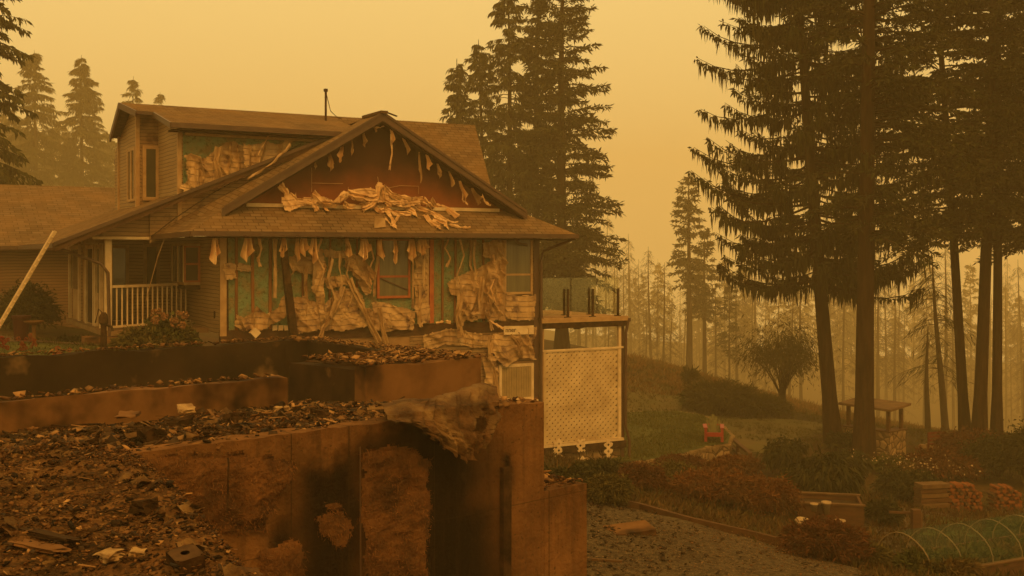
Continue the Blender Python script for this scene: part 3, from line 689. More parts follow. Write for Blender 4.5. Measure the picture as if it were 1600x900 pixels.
D(MB().box((sl1+.15, -.06, (zl0+zl1)/2-.5), (sd1-.2, 0, (zl0+zl1)/2-.45)), 'screen_rail', WHITE)
D(MB().box((SR+.05, -.13, zl0-.32), (sd1, .05, zl0-.085)), 'beam', CHAR)
def lattice(name, s0, s1, z0, z1, d, pitch, wd, mat, parent, frame=0):
    V = []; f = []
    for dirn, dd in ((1, d), (-1, d+.012)):
        k = -(z1-z0)
        while k < (s1-s0):
            pts = []
            # line x = s0+k+t (dir 1) or x = s0+k+(H-t)
            t0 = max(0, -k); t1 = min(z1-z0, (s1-s0)-k)
            if t1-t0 > .02:
                if dirn == 1: p = (s0+k+t0, z0+t0); q = (s0+k+t1, z0+t1)
                else: p = (s0+k+t0, z1-t0); q = (s0+k+t1, z1-t1)
                n = len(V); h = wd*.707
                for (x, z) in (p, q):
                    for y in (dd, dd+.01): V += [(x-h/1.41, y, z+dirn*h/1.41), (x+h/1.41, y, z-dirn*h/1.41)]
                f += [(n, n+1, n+5, n+4), (n+2, n+6, n+7, n+3), (n, n+4, n+6, n+2), (n+1, n+3, n+7, n+5)]
            k += pitch
    if frame:
        m = MB(); m.v = V; m.f = f
        m.box((s0-frame, d-.02, z0-frame), (s0, d+.03, z1+frame)); m.box((s1, d-.02, z0-frame), (s1+frame, d+.03, z1+frame))
        m.box((s0, d-.02, z1), (s1, d+.03, z1+frame)); m.box((s0, d-.02, z0-frame), (s1, d+.03, z0))
    return link(name, V, f, mat, parent)
LATW = pmat('off white lattice', (.62, .54, .40), (.42, .34, .22), 1.2, .6)
lattice('lattice_panel', sl0, sl1, zl0+.05, zl1-.03, -.09, .20, .072, LATW, deck, .04)
for x, y1 in ((872, 722), (908, 706), (951, 714)):
    s, z0 = hs(x-6, y1, -.2); s2, z1 = hs(x+6, 686, -.2)
    lattice('lattice_scrap', s, s2, z0, z1, -.2, .21, .055, WHITE, deck)
s, z0 = hs(903, 727, -.2); s2, z1 = hs(914, 713, -.2); lattice('lattice_scrap', s, s2, z0, z1, -.2, .21, .055, WHITE, deck)
def stonemat(name, c1, c2, mort, sc_=3.2):
    m, n, b = nodes_of(name, .9, spec=.15)
    tc = N(n, 'ShaderNodeTexCoord'); nz = N(n, 'ShaderNodeTexNoise'); nz.inputs['Scale'].default_value = 2
    n.links.new(tc.outputs['Object'], nz.inputs[0]); ad = N(n, 'ShaderNodeVectorMath', operation='MULTIPLY_ADD')
    n.links.new(nz.outputs[1], ad.inputs[0]); ad.inputs[1].default_value = (.25, .25, .25); n.links.new(tc.outputs['Object'], ad.inputs[2])
    v = N(n, 'ShaderNodeTexVoronoi', feature='DISTANCE_TO_EDGE'); v.inputs['Scale'].default_value = sc_; n.links.new(ad.outputs[0], v.inputs[0])
    v2 = N(n, 'ShaderNodeTexVoronoi'); v2.inputs['Scale'].default_value = sc_; n.links.new(ad.outputs[0], v2.inputs[0])
    s = N(n, 'ShaderNodeSeparateColor'); n.links.new(v2.outputs['Color'], s.inputs[0])
    mr = N(n, 'ShaderNodeMapRange'); mr.inputs[1].default_value = .02; mr.inputs[2].default_value = .07; n.links.new(v.outputs[0], mr.inputs[0])
    c = mixc(n, mr.outputs[0], mort, mixc(n, s.outputs[0], c1, c2)); n.links.new(c, b.inputs['Base Color'])
    bump(n, b, v.outputs[0], 1, .15); return m
STONE = stonemat('round fieldstone', (.34, .26, .17), (.18, .13, .08), (.07, .05, .03))
D(MB().box((SR-.1, .0, zgd-.6), (sd1-.15, .6, zl0-.33)), 'stone_base', STONE)
# ================================================================== GROUND
CP = [  # world control points x, y, z
 (-60, 30, 6), (-40, 60, 6.2), (-30, 30, 5.75), (-12, 28, 5.65), (-8, 29, 5.4), (-20, 45, 5.85), (-16, 22, 5.3), (-8, 22, 5.0), (-14, 30, 5.6),
 (-3, 31, 3.6), (1, 33, 2.0), (-1, 25, 3.4), (-30, 12, 4.8), (0, 4, 3.3), (-10, 4, 3.5), (-30, 0, 4.5), (30, 0, 1), (12, 8, 2.4)]
def cpx(px, py, Z): p = W(px, py, Z); CP.append(tuple(p))
for a in ((925, 785, 22.5), (1000, 830, 20), (1300, 890, 17.7), (930, 895, 17.7), (1150, 850, 19), (1320, 905, 18.5),
          (978, 722, 36.5), (860, 725, 36), (1100, 745, 34), (1200, 790, 28), (1000, 745, 32), (1300, 830, 26), (1430, 832, 26), (1590, 880, 22), (1450, 895, 21), (1420, 850, 24),
          (1400, 800, 29), (1500, 802, 32), (1590, 805, 31), (1430, 760, 35), (1560, 760, 37), (1350, 712, 42), (1310, 690, 44), (1420, 712, 44), (1500, 690, 46), (1590, 690, 44),
          (980, 690, 44), (1130, 690, 44), (1060, 670, 48), (1180, 690, 46), (980, 640, 56), (1080, 640, 58), (1180, 650, 56), (1290, 660, 54), (1220, 645, 58),
          (980, 568, 72), (1050, 580, 74), (1120, 605, 72), (1180, 630, 70), (1250, 645, 70), (1320, 655, 66), (1460, 685, 60), (1600, 690, 60), (880, 560, 72), (760, 560, 74)):
    cpx(*a)
CP += [(6, 95, 0.2), (20, 95, -4), (40, 95, -8), (70, 60, -6), (60, 100, -10), (0, 130, -2), (30, 140, -12), (80, 150, -16), (-40, 100, 5), (-80, 120, 6), (-10, 85, 1.8), (60, 30, 0), (40, 45, -.4), (-20, 180, 3), (30, 200, -20), (100, 220, -26), (-100, 200, 4), (-150, 60, 6), (160, 60, -12), (0, 300, -18), (150, 330, -30), (-150, 330, 2), (-150, -30, 5), (150, -30, -4), (0, -30, 4)]
_cp = np.array(CP); _n = len(_cp)
def _U(r2): return r2*np.log(r2+1e-9)*.5
_D = ((_cp[:, None, :2]-_cp[None, :, :2])**2).sum(-1)
_A = np.zeros((_n+3, _n+3)); _A[:_n, :_n] = _U(_D)+np.eye(_n)*2.0; _A[:_n, _n] = 1; _A[:_n, _n+1:] = _cp[:, :2]; _A[_n, :_n] = 1; _A[_n+1:, :_n] = _cp[:, :2].T
_w = np.linalg.solve(_A, np.r_[_cp[:, 2], 0, 0, 0])
def groundz(x, y):
    x = np.asarray(x, float); y = np.asarray(y, float); sh = x.shape; x = x.ravel(); y = y.ravel()
    d = (x[:, None]-_cp[None, :, 0])**2+(y[:, None]-_cp[None, :, 1])**2
    z = _U(d)@_w[:_n]+_w[_n]+_w[_n+1]*x+_w[_n+2]*y
    return z.reshape(sh)
def gz(x, y): return float(groundz(np.array([x]), np.array([y]))[0])
def gp(px, py):                              # photo pixel -> point on the ground
    lo = 14; prev = None
    for Z in np.arange(14, 140, .25):
        p = W(px, py, Z)
        if p.z <= gz(p.x, p.y): return Vector((p.x, p.y, gz(p.x, p.y)))
    return p
def axis(a, b, lo, hi, fine, coarse):
    v = list(np.arange(lo, hi, fine)); x = lo
    st = fine
    while x > a: st = min(coarse, st*1.25); x -= st; v.insert(0, x)
    x = v[-1]; st = fine
    while x < b: st = min(coarse, st*1.25); x += st; v.append(x)
    return np.array(v)
gx = axis(-320, 320, -12, 30, .3, 12); gy = axis(-60, 420, 14, 75, .35, 12)
X, Y = np.meshgrid(gx, gy); Zg = groundz(X, Y)
nzv = np.array([[mnoise.noise(Vector((x*.35, y*.35, 2)))*.10+mnoise.noise(Vector((x*1.7, y*1.7, 4)))*.035 for x in gx] for y in gy])
Zg = Zg+nzv*(np.hypot(X, Y) > 8)
V = np.stack([X, Y, Zg], -1).reshape(-1, 3); nx_, ny_ = len(gx), len(gy)
I = np.arange(nx_*ny_).reshape(ny_, nx_)
Q = np.stack([I[:-1, :-1], I[:-1, 1:], I[1:, 1:], I[1:, :-1]], -1).reshape(-1, 4)
GR, n_, b_ = nodes_of('dry grass and soil', .95, spec=.1)
f_, raw = noise_fac(n_, .35, 8, lo=.38, hi=.62); f2, r2 = noise_fac(n_, 6, 6, lo=.3, hi=.7)
c_ = mixc(n_, f_, (.045, .04, .014), (.085, .05, .02)); c_ = mixc(n_, math_(n_, 'MULTIPLY', f2, .6), c_, (.025, .017, .009))
n_.links.new(c_, b_.inputs['Base Color']); bump(n_, b_, r2, .6, .08)
tag(link_np('ground', V, Q, GR, smooth=True), kind='structure')
def sheet(name, poly_px, mat, off, kind='structure', step=.3, jag=0, world=None):
    P = [(p.x, p.y) for p in ([gp(x, y) for x, y in poly_px] if world is None else world)]
    x0 = min(p[0] for p in P); x1 = max(p[0] for p in P); y0 = min(p[1] for p in P); y1 = max(p[1] for p in P)
    xs = np.arange(x0-.5, x1+.5, step); ys = np.arange(y0-.5, y1+.5, step)
    V = []; ids = {}; f = []
    def vid(i, j):
        if (i, j) not in ids:
            x, y = xs[i], ys[j]; ids[i, j] = len(V)
            V.append((x, y, gz(x, y)+off+mnoise.noise(Vector((x*.35, y*.35, 2)))*.10+mnoise.noise(Vector((x*1.7, y*1.7, 4)))*.035))
        return ids[i, j]
    for i in range(len(xs)-1):
        for j in range(len(ys)-1):
            cx, cy = xs[i]+step/2, ys[j]+step/2
            if inpoly(cx+jag*mnoise.noise(Vector((cx*2, cy*2, 1))), cy+jag*mnoise.noise(Vector((cx*2, cy*2, 8))), P): f.append((vid(i, j), vid(i+1, j), vid(i+1, j+1), vid(i, j+1)))
    return tag(link(name, V, f, mat, smooth=True), kind=kind)
GRAV = pmat('gravel', (.105, .085, .058), (.045, .034, .022), 9, .95, 40, 1, .03, spot=((.24, .17, .10), 26, .58, .66), lo=.4, hi=.6)
LAWN = pmat('green lawn', (.085, .10, .03), (.05, .06, .018), 1.1, .95, 40, .5, .03)
LAWN2 = pmat('browning lawn', (.09, .085, .03), (.12, .09, .035), .8, .95, 40, .5, .03)
sheet('lawn', [(940, 600), (1010, 590), (1080, 620), (1180, 648), (1290, 665), (1230, 700), (1180, 710), (1130, 690), (940, 690)], LAWN2, .025, step=.25, jag=.5)
sheet('gravel_path', [(880, 775), (930, 782), (1000, 800), (1080, 822), (1180, 845), (1270, 868), (1345, 895), (1345, 925), (880, 925)], GRAV, .03, step=.12, jag=.15)
sheet('gravel_path', [(1330, 795), (1400, 790), (1600, 790), (1640, 800), (1640, 812), (1500, 808), (1450, 830), (1440, 870), (1400, 870), (1340, 840)], GRAV, .03, step=.12, jag=.25)
sheet('lawn', [(1450, 810), (1600, 818), (1640, 830), (1600, 850), (1440, 842)], LAWN, .04, step=.12, jag=.2)
sheet('lawn', [(0, 0)], LAWN, .03, world=[Vector((-26, 24, 0)), Vector((-9, 24, 0)), Vector((-11, 29.5, 0)), Vector((-28, 30, 0))], step=.5)
sheet('garden_path', [(0, 0)], pmat('garden soil', (.12, .08, .045), (.07, .045, .025), 2, bs=12), .05, world=[Vector((-26, 29.5, 0)), Vector((-10.5, 29.2, 0)), Vector((-9.5, 31, 0)), Vector((-26, 36, 0))], step=.5)

# raised round lawn terrace with a stone wall
def arc_pts():
    ring = [(1145, 690), (1128, 675), (1100, 665), (1060, 657), (1010, 654), (960, 655), (930, 665), (930, 700), (960, 712), (1010, 712), (1060, 708), (1110, 702), (1140, 700)]
    return [gp(x, y+18) for x, y in ring]
rg = arc_pts(); zt = sum(p.z for p in rg[-4:])/4+.42
cx = sum(p.x for p in rg)/len(rg); cy = sum(p.y for p in rg)/len(rg)
tr = empty('lawn_terrace', (cx, cy, zt-.4), 0, 'round raised lawn edged with a low pale stone wall, below the hill', 'terrace')
pts = []
for i in range(len(rg)):
    for k in range(4):
        a, b = rg[i], rg[(i+1) % len(rg)]; q = a.lerp(b, k/4); pts.append(Vector((q.x-cx, q.y-cy, 0)))
pts_ring = list(pts); n = len(pts); V = [(p.x*.97, p.y*.97, .36) for p in pts]+[(0, 0, .42)]
link('turf', V, [(i, (i+1) % n, n) for i in range(n)], LAWN, tr)
m = MB()
for i in range(n):
    a, b = pts[i], pts[(i+1) % n]; zz = -.9
    V = [(a.x, a.y, zz), (b.x, b.y, zz), (b.x, b.y, .30), (a.x, a.y, .30), (a.x*.9, a.y*.9, .30), (b.x*.9, b.y*.9, .30)]
    q = len(m.v); m.v += V; m.f += [(q, q+1, q+2, q+3), (q+3, q+2, q+5, q+4)]
m.build('wall_face', STONE, tr)
PALEST = pmat('pale cap stone', (.27, .20, .12), (.13, .095, .055), 1.5, .9, 12, .6, .03)
random.seed(9); m = MB()
for i in range(n):
    a, b = pts[i], pts[(i+1) % n]
    for k in (.15, .65):
        q = a.lerp(b, k)*1.0; r = (b-a).length*.27; h = random.uniform(.06, .12)
        m.lathe((q.x*.985, q.y*.985, .28), [(r*.6, -.08), (r*.75, 0), (r*.7, h*.6), (r*.45, h*.8)], 7)
m.build('cap_stones', PALEST, tr)

# ================================================================== BURNED FOUNDATION (front)
found = empty('burned_foundation', C0, GANG, 'soot streaked concrete foundation walls of a burned down building in the foreground', 'foundation')
zt = 6.4
def gpt(px, py, z=zt):                      # pixel on horizontal plane z -> foundation local
    Z = (CZ-z)*F/(py-HZ); p = W(px, py, Z)-C0; return p.dot(G1), p.dot(G2)
def hg(px, py, w_):                          # pixel on foundation plane w -> (t,z)
    u = (px-800)/F; o = C0+G2*w_; t = (u*o.y-o.x)/(G1.x-u*G1.y); Yy = o.y+G1.y*t; return t, CZ-(py-HZ)/F*Yy
def rough_wall(name, t0, t1, w0, w1, z0, z1, mat, jag=.05, seed=0, nstep=.15, parent=found):
    """wall with a broken uneven top edge"""
    n = max(2, int((t1-t0)/nstep)); V = []; f = []
    for i in range(n+1):
        t = t0+(t1-t0)*i/n
        for w_ in (w0, w1):
            j = jag*fbm(t*1.5, seed, w_*3, 4); V += [(t, w_, z0), (t, w_+.02*fbm(t*3, seed, 2), z1+j)]
    for i in range(n):
        a = i*4; b = a+4
        f += [(a, b, b+1, a+1), (a+2, a+3, b+3, b+2), (a+1, b+1, b+3, a+3)]
    f += [(0, 1, 3, 2), (n*4, n*4+2, n*4+3, n*4+1)]
    return link(name, V, f, mat, parent)
WT = -.0
# front wall: material with soot streaks fixed to the wall
FW, n_, b_ = nodes_of('streaked foundation concrete', .9, spec=.12)
tc_ = N(n_, 'ShaderNodeTexCoord'); sp_ = N(n_, 'ShaderNodeSeparateXYZ'); n_.links.new(tc_.outputs['Object'], sp_.inputs[0])
f1_, r1 = noise_fac(n_, 1.6, 7, lo=.35, hi=.65); c_ = mixc(n_, f1_, (.215, .115, .052), (.105, .055, .026))
fw_, rw = noise_fac(n_, 1.2, 4)
def streak(t0, t1, z1, soft=.18, z0=-9, amt=.95):
    tt = math_(n_, 'MULTIPLY_ADD', rw, .5, sp_.outputs[0]); tt = math_(n_, 'SUBTRACT', tt, .25)
    def sm(v, a, b):
        mr = N(n_, 'ShaderNodeMapRange', interpolation_type='SMOOTHSTEP'); mr.inputs[1].default_value = a; mr.inputs[2].default_value = b; n_.links.new(v, mr.inputs[0]); return mr.outputs[0]
    zz = math_(n_, 'MULTIPLY_ADD', rw, .9, sp_.outputs[2]); zz = math_(n_, 'SUBTRACT', zz, .45)
    a = math_(n_, 'MULTIPLY', sm(tt, t0-soft, t0+soft), sm(tt, t1+soft, t1-soft)); a = math_(n_, 'MULTIPLY', a, sm(zz, z1+.12, z1-.12))
    if z0 > -5: a = math_(n_, 'MULTIPLY', a, sm(zz, z0-.2, z0+.2))
    return math_(n_, 'MULTIPLY', a, amt)
tpx = lambda x, y=750: hg(x, y, 0)[0]
for a_ in ((tpx(425), tpx(465), 5.6, .1), (tpx(478), tpx(560), 6.15, .16), (tpx(640), tpx(740), 6.35, .2), (tpx(680), tpx(770), 5.4, .3), (tpx(783), tpx(797), 5.9, .06), (tpx(560), tpx(640), 6.3, .15, 6.0, .8), (tpx(430), tpx(790), 6.2, .3, -9, .55), (tpx(300), tpx(470), 5.0, .3, -9, .6), (tpx(250), tpx(770), 4.4, .3, -9, .55)):
    c_ = mixc(n_, streak(*a_), c_, (.009, .006, .004))
f3_, _ = noise_fac(n_, 2.3, 6, lo=.6, hi=.72); c_ = mixc(n_, math_(n_, 'MULTIPLY', f3_, .8), c_, (.05, .03, .018))
f4_, _ = noise_fac(n_, 20, 5, lo=.60, hi=.68); c_ = mixc(n_, math_(n_, 'MULTIPLY', f4_, .7), c_, (.03, .018, .011))
f5_, _ = noise_fac(n_, 3, 8, lo=.5, hi=.75, stretch=(4, 1, .35)); c_ = mixc(n_, math_(n_, 'MULTIPLY', f5_, .6), c_, (.04, .024, .014))
# formwork joints
for x in (tpx(455), tpx(546), tpx(680), tpx(858, 840)):
    jn = math_(n_, 'LESS_THAN', math_(n_, 'ABSOLUTE', math_(n_, 'SUBTRACT', sp_.outputs[0], x)), .006); c_ = mixc(n_, math_(n_, 'MULTIPLY', jn, .8), c_, (.03, .02, .01))
jn = math_(n_, 'LESS_THAN', math_(n_, 'ABSOLUTE', math_(n_, 'SUBTRACT', sp_.outputs[2], 5.35)), .005); c_ = mixc(n_, math_(n_, 'MULTIPLY', jn, .5), c_, (.03, .02, .01))
n_.links.new(c_, b_.inputs['Base Color']); _, rb_ = noise_fac(n_, 14, 8); bump(n_, b_, rb_, .9, .03)
rough_wall('front_wall', -5.1, 0, 0, .24, 2.9, 6.4, FW, .035, 1, nstep=.06)
t1_ = hg(917, 755, 0)[0]
rough_wall('step_wall', .004, t1_, 0, .24, 2.9, hg(917, 755, 0)[1], FW, .012, 2)
rough_wall('step_wall_return', t1_-.24, t1_-.001, .24, 4, 2.9, hg(917, 755, 0)[1]-.01, CONC2, .01, 3)
ep = MB(); 
# right return wall behind the front right corner
rough_wall('return_wall', -.24, -.001, .25, 1.0, 2.9, 6.38, CONC2, .02, 4)
# middle wall, back wall, stub
t_a, w_a = gpt(450, 590); _, zmb = hg(450, 640, w_a)
rough_wall('middle_wall', t_a-9.5, t_a, w_a, w_a+.25, 5.0, 6.4, CONC2, .03, 5)
t_b, w_b = gpt(480, 531)
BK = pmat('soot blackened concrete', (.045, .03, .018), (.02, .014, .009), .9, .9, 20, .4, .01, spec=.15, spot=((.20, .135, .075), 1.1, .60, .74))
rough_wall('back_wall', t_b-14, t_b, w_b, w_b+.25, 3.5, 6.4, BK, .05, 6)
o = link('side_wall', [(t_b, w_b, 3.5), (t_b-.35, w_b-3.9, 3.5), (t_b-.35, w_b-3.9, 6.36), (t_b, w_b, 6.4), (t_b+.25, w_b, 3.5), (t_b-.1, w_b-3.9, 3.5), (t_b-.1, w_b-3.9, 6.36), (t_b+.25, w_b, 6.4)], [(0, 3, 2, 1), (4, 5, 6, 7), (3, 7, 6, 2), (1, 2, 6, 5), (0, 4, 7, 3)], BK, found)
t_c, w_c = gpt(571, 574, 6.5); t_d, _ = hg(751, 567, w_c)
rough_wall('stub_wall', t_c, t_d, w_c, w_c+.25, 5.2, 6.5, CONC2, .03, 8)
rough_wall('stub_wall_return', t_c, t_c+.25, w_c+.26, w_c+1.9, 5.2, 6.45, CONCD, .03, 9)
# sprayed insulation clinging to the wall, rough and reddish
WOOL = pmat('scorched wall insulation', (.20, .10, .042), (.06, .03, .014), 2.5, .95, 30, 1, .03, spot=((.035, .02, .012), 1.8, .55, .68))
WOOLF = pmat('insulation fibres', (.24, .12, .05), (.07, .036, .017), 6, .95)
def wool(poly, name='insulation_patch', amp=.05, seed=0, base=.02):
    P = [hg(x, y, 0) for x, y in poly]; cell = .022
    t0 = min(p[0] for p in P)-.05; t1 = max(p[0] for p in P)+.05; z0 = min(p[1] for p in P)-.05; z1 = max(p[1] for p in P)+.05
    PA = np.array(P); PBA = np.roll(PA, -1, 0)-PA; PL = (PBA**2).sum(1)
    V = []; ids = {}; f = []
    def vid(i, j):
        if (i, j) not in ids:
            x = t0+i*cell; z = z0+j*cell; ids[i, j] = len(V)
            edge = 1
            px_ = np.array([x, z]); dd = ((px_[None]-PA)*PBA).sum(1)/PL; dd = np.clip(dd, 0, 1); edge = min(1, float(np.sqrt((((px_[None]-PA)-PBA*dd[:, None])**2).sum(1)).min())/.10)
            edge = edge**.6
            V.append((x+.01*mnoise.noise(Vector((x*30, z*30, 1))), -.004-(base+amp*(.5+.6*fbm(x*5+seed, z*9, seed, 5)))*edge, z))
        return ids[i, j]
    for i in range(int((t1-t0)/cell)):
        for j in range(int((z1-z0)/cell)):
            x = t0+(i+.5)*cell; z = z0+(j+.5)*cell
            jx = .09*fbm(x*4, z*4, seed); jz = .09*fbm(x*4, z*4, seed+5)
            if inpoly(x+jx, z+jz, P): f.append((vid(i, j), vid(i+1, j), vid(i+1, j+1), vid(i, j+1)))
    o = link(name, V, f, WOOL, found)
    rg_ = np.random.default_rng(seed+50); VA = np.array(V); k = rg_.integers(0, len(VA), len(VA)*2); Pk = VA[k]+rg_.normal(size=(len(k), 3))*.012; Pk[:, 1] = np.minimum(Pk[:, 1], -.004)
    Dk = rg_.normal(size=Pk.shape)*.6; Dk[:, 2] -= .7; Dk[:, 1] -= .25; Dk /= np.linalg.norm(Dk, axis=1)[:, None]; nk = len(k); Sd = np.cross(Dk, rg_.normal(size=Dk.shape)); Sd /= np.linalg.norm(Sd, axis=1)[:, None]
    ln = rg_.uniform(.015, .06, nk)[:, None]; T_ = np.stack([Pk-Sd*.003, Pk+Sd*.003, Pk+Dk*ln], 1).reshape(-1, 3)
    q_ = link_np('fibres', T_, np.arange(3*nk).reshape(-1, 3), WOOLF, o); tag(q_, kind='stuff')
    return o
wool([(205, 712), (300, 714), (380, 712), (455, 722), (458, 750), (420, 790), (420, 820), (340, 840), (270, 800), (205, 745)], seed=1, amp=.045)
wool([(568, 705), (640, 702), (668, 720), (670, 800), (668, 900), (566, 910), (572, 850), (562, 760)], seed=2, amp=.04)
wool([(498, 806), (520, 800), (545, 812), (543, 850), (522, 860), (505, 848)], seed=3, amp=.035)
wool([(505, 790), (540, 780), (540, 800), (510, 800)], seed=4, amp=.03)
wool([(400, 860), (470, 840), (480, 920), (400, 920)], seed=5, amp=.03)
# dark burned pilaster on the wall
t_p, _ = hg(787, 700, 0)
o = MB().box((t_p-.055, -.05, 2.9), (t_p+.055, -.003, 5.78), .008).build('charred_strip', CHAR, found)
m = MB(); m.tube([(tpx(546, 700)+.1, -.03, 6.2), (tpx(546, 700)+.11, -.03, 3.2)], .008, 5); m.build('rebar', DKTRIM, found)

# ================================================================== DEBRIS
METAL = pmat('burned sheet metal', (.13, .075, .038), (.022, .014, .009), 7, .8, 22, 1, .03, metal=0, spec=.15, spot=((.34, .23, .12), 3.5, .46, .80))
def debz(t, w_):
    """height of the ash heap in foundation coordinates"""
    t = np.asarray(t, float); w_ = np.asarray(w_, float)
    # in front of the wall: slope that falls away to the right
    tt = t-(-4.6+.30*np.minimum(w_, 0))
    fr = 6.36-np.maximum(0, tt)*(1.12+.25*np.clip(-w_, 0, 4))-np.clip(-w_, 0, 3)*.03
    inn = 6.36-.36*np.clip(w_/3.7, 0, 1)+.12*np.clip(-t-5.2, 0, 1)*np.clip(1-w_/1.5, 0, 1)
    fr = fr+.14*np.clip((-t-4.7)/.5, 0, 1)
    h = np.where(w_ < .02, fr, inn)
    return h
def make_debris():
    xs = np.arange(-11, 3.2, .05); ys = np.arange(-8.8, 4.6, .05)
    T, Wd = np.meshgrid(xs, ys)
    H = debz(T, Wd)
    H += np.array([[.055*fbm(t*1.1, w_*1.1, 3, 6)+.04*abs(mnoise.noise(Vector((t*5, w_*5, 1))))+.03*abs(mnoise.noise(Vector((t*12, w_*12, 1)))) for t in xs] for w_ in ys])
    return xs, ys, H
xs_, ys_, H_ = make_debris()
def hd_at(t, w_):
    i = np.clip(((np.asarray(t)-xs_[0])/.05).astype(int), 0, len(xs_)-1); j = np.clip(((np.asarray(w_)-ys_[0])/.05).astype(int), 0, len(ys_)-1)
    return H_[j, i]
ASH, n_, b_ = nodes_of('ash and rubble', .95, spec=.1)
f_, r_ = noise_fac(n_, 2.2, 8, lo=.38, hi=.62); f2, r2 = noise_fac(n_, 18, 6, lo=.5, hi=.68)
c_ = mixc(n_, f_, (.04, .022, .011), (.16, .088, .042)); c_ = mixc(n_, f2, c_, (.24, .15, .07)); f3, _ = noise_fac(n_, 9, 6, lo=.52, hi=.62); c_ = mixc(n_, f3, c_, (.028, .018, .011))
n_.links.new(c_, b_.inputs['Base Color']); bump(n_, b_, r2, 1, .04)
def grid_part(name, tmask, wmask, mat):
    ii = [i for i, t in enumerate(xs_) if tmask(t)]; jj = [j for j, w_ in enumerate(ys_) if wmask(w_)]
    T, Wd = np.meshgrid(xs_[ii], ys_[jj]); Hh = H_[np.ix_(jj, ii)]
    V = np.stack([T, Wd, Hh], -1).reshape(-1, 3); I = np.arange(len(V)).reshape(len(jj), len(ii))
    Qd = np.stack([I[:-1, :-1], I[:-1, 1:], I[1:, 1:], I[1:, :-1]], -1).reshape(-1, 4)
    o = link_np(name, V, Qd, mat); o.location = C0; o.rotation_euler = (0, 0, GANG); tag(o, kind='structure' if False else None)
    return o
deb = grid_part('ash_heap', lambda t: True, lambda w_: w_ < .0, ASH); tag(deb, kind='stuff', label='heap of ash and rubble sloping down in front of the foundation wall', cat='rubble')
deb3 = grid_part('ash_crest', lambda t: t < -4.75, lambda w_: -.02 < w_ < .28, ASH); tag(deb3, kind='stuff', label='ash and rubble burying the left end of the front foundation wall', cat='rubble')
deb2 = grid_part('ash_floor', lambda t: t < -.26, lambda w_: .24 < w_ < 4.4, ASH); tag(deb2, kind='stuff', label='ash and rubble filling the space behind the front foundation wall', cat='rubble')
CHIP = leafmat('rubble chips', (.022, .012, .007), (.17, .09, .042)); CHIP2 = leafmat('pale rubble chips', (.13, .072, .033), (.38, .235, .115)); CHIPD = leafmat('charred chips', (.014, .010, .007), (.06, .038, .022))
def scatter(n, tr_, wr_, seed, smin, smax, mat, zoff=0, flat=.5, name='rubble', hf=None, dens=None, label=None):
    def gen(rng, n):
        t = rng.uniform(*tr_, n); w_ = rng.uniform(*wr_, n)
        z = hd_at(t, w_) if hf is None else hf(t, w_)
        return np.stack([t, w_, z+zoff+rng.random(n)*.03], 1)
    V, Fc = shards(n, gen, seed, flat, smin, smax)
    o = link_np(name, V, Fc, mat); o.location = C0; o.rotation_euler = (0, 0, GANG)
    return tag(o, kind='stuff', label=label, cat='rubble')
scatter(42000, (-8.5, -2.2), (-6, -.02), 1, .004, .020, CHIP, label='brown rubble chips over the near ash heap')
scatter(5000, (-8.5, -2.4), (-6, -.02), 2, .004, .022, CHIP2, label='pale rubble chips over the near ash heap')
scatter(9000, (-8.5, -2.2), (-6, -.02), 3, .006, .035, CHIPD, label='black charred chips over the near ash heap')
scatter(16000, (-8, -.3), (.1, 4.2), 4, .008, .035, CHIP, .01, label='brown rubble chips behind the front foundation wall')
scatter(1500, (-8, -.3), (.05, 4.2), 5, .01, .065, CHIP2, .02, label='pale rubble chips behind the front foundation wall')
scatter(7000, (-9, -4.6), (-.05, .4), 7, .004, .022, CHIP, label='brown rubble chips over the buried end of the front wall')
scatter(3500, (-8, -.3), (.05, 4.2), 6, .015, .07, CHIPD, .02, label='black charred chips behind the front foundation wall')
def splinters(n, tr_, wr_, seed, L, mat, label, zoff=.03):
    rng = np.random.default_rng(seed); t = rng.uniform(*tr_, n); w_ = rng.uniform(*wr_, n); m = MB(); z = hd_at(t, w_)+zoff
    for i in range(n):
        a = rng.uniform(0, 6.28); l = rng.uniform(*L)/2; q = rng.normal()*.18; d = Vector((math.cos(a)*l, math.sin(a)*l, q*l)); c = Vector((t[i], w_[i], z[i]))
        h = rng.uniform(.003, .014); m.bar(c-d, c+d, h*rng.uniform(1, 3), h*.6, taper=rng.uniform(.5, 1))
    o = m.build('splinters', mat); o.location = C0; o.rotation_euler = (0, 0, GANG); tag(o, label, 'rubble', kind='stuff')
splinters(130, (-8.5, -4.8), (-6, -.05), 81, (.05, .3), CHAR, 'charred splinters over the near ash heap')
splinters(90, (-8.5, -4.8), (-6, -.05), 82, (.03, .14), CHIP2, 'pale splinters over the near ash heap')
splinters(160, (-8, -.4), (.1, 4), 83, (.1, .5), CHAR, 'charred splinters behind the front foundation wall', .06)
splinters(80, (-8, -.4), (.1, 4), 84, (.06, .25), CHIP2, 'pale splinters behind the front foundation wall', .06)
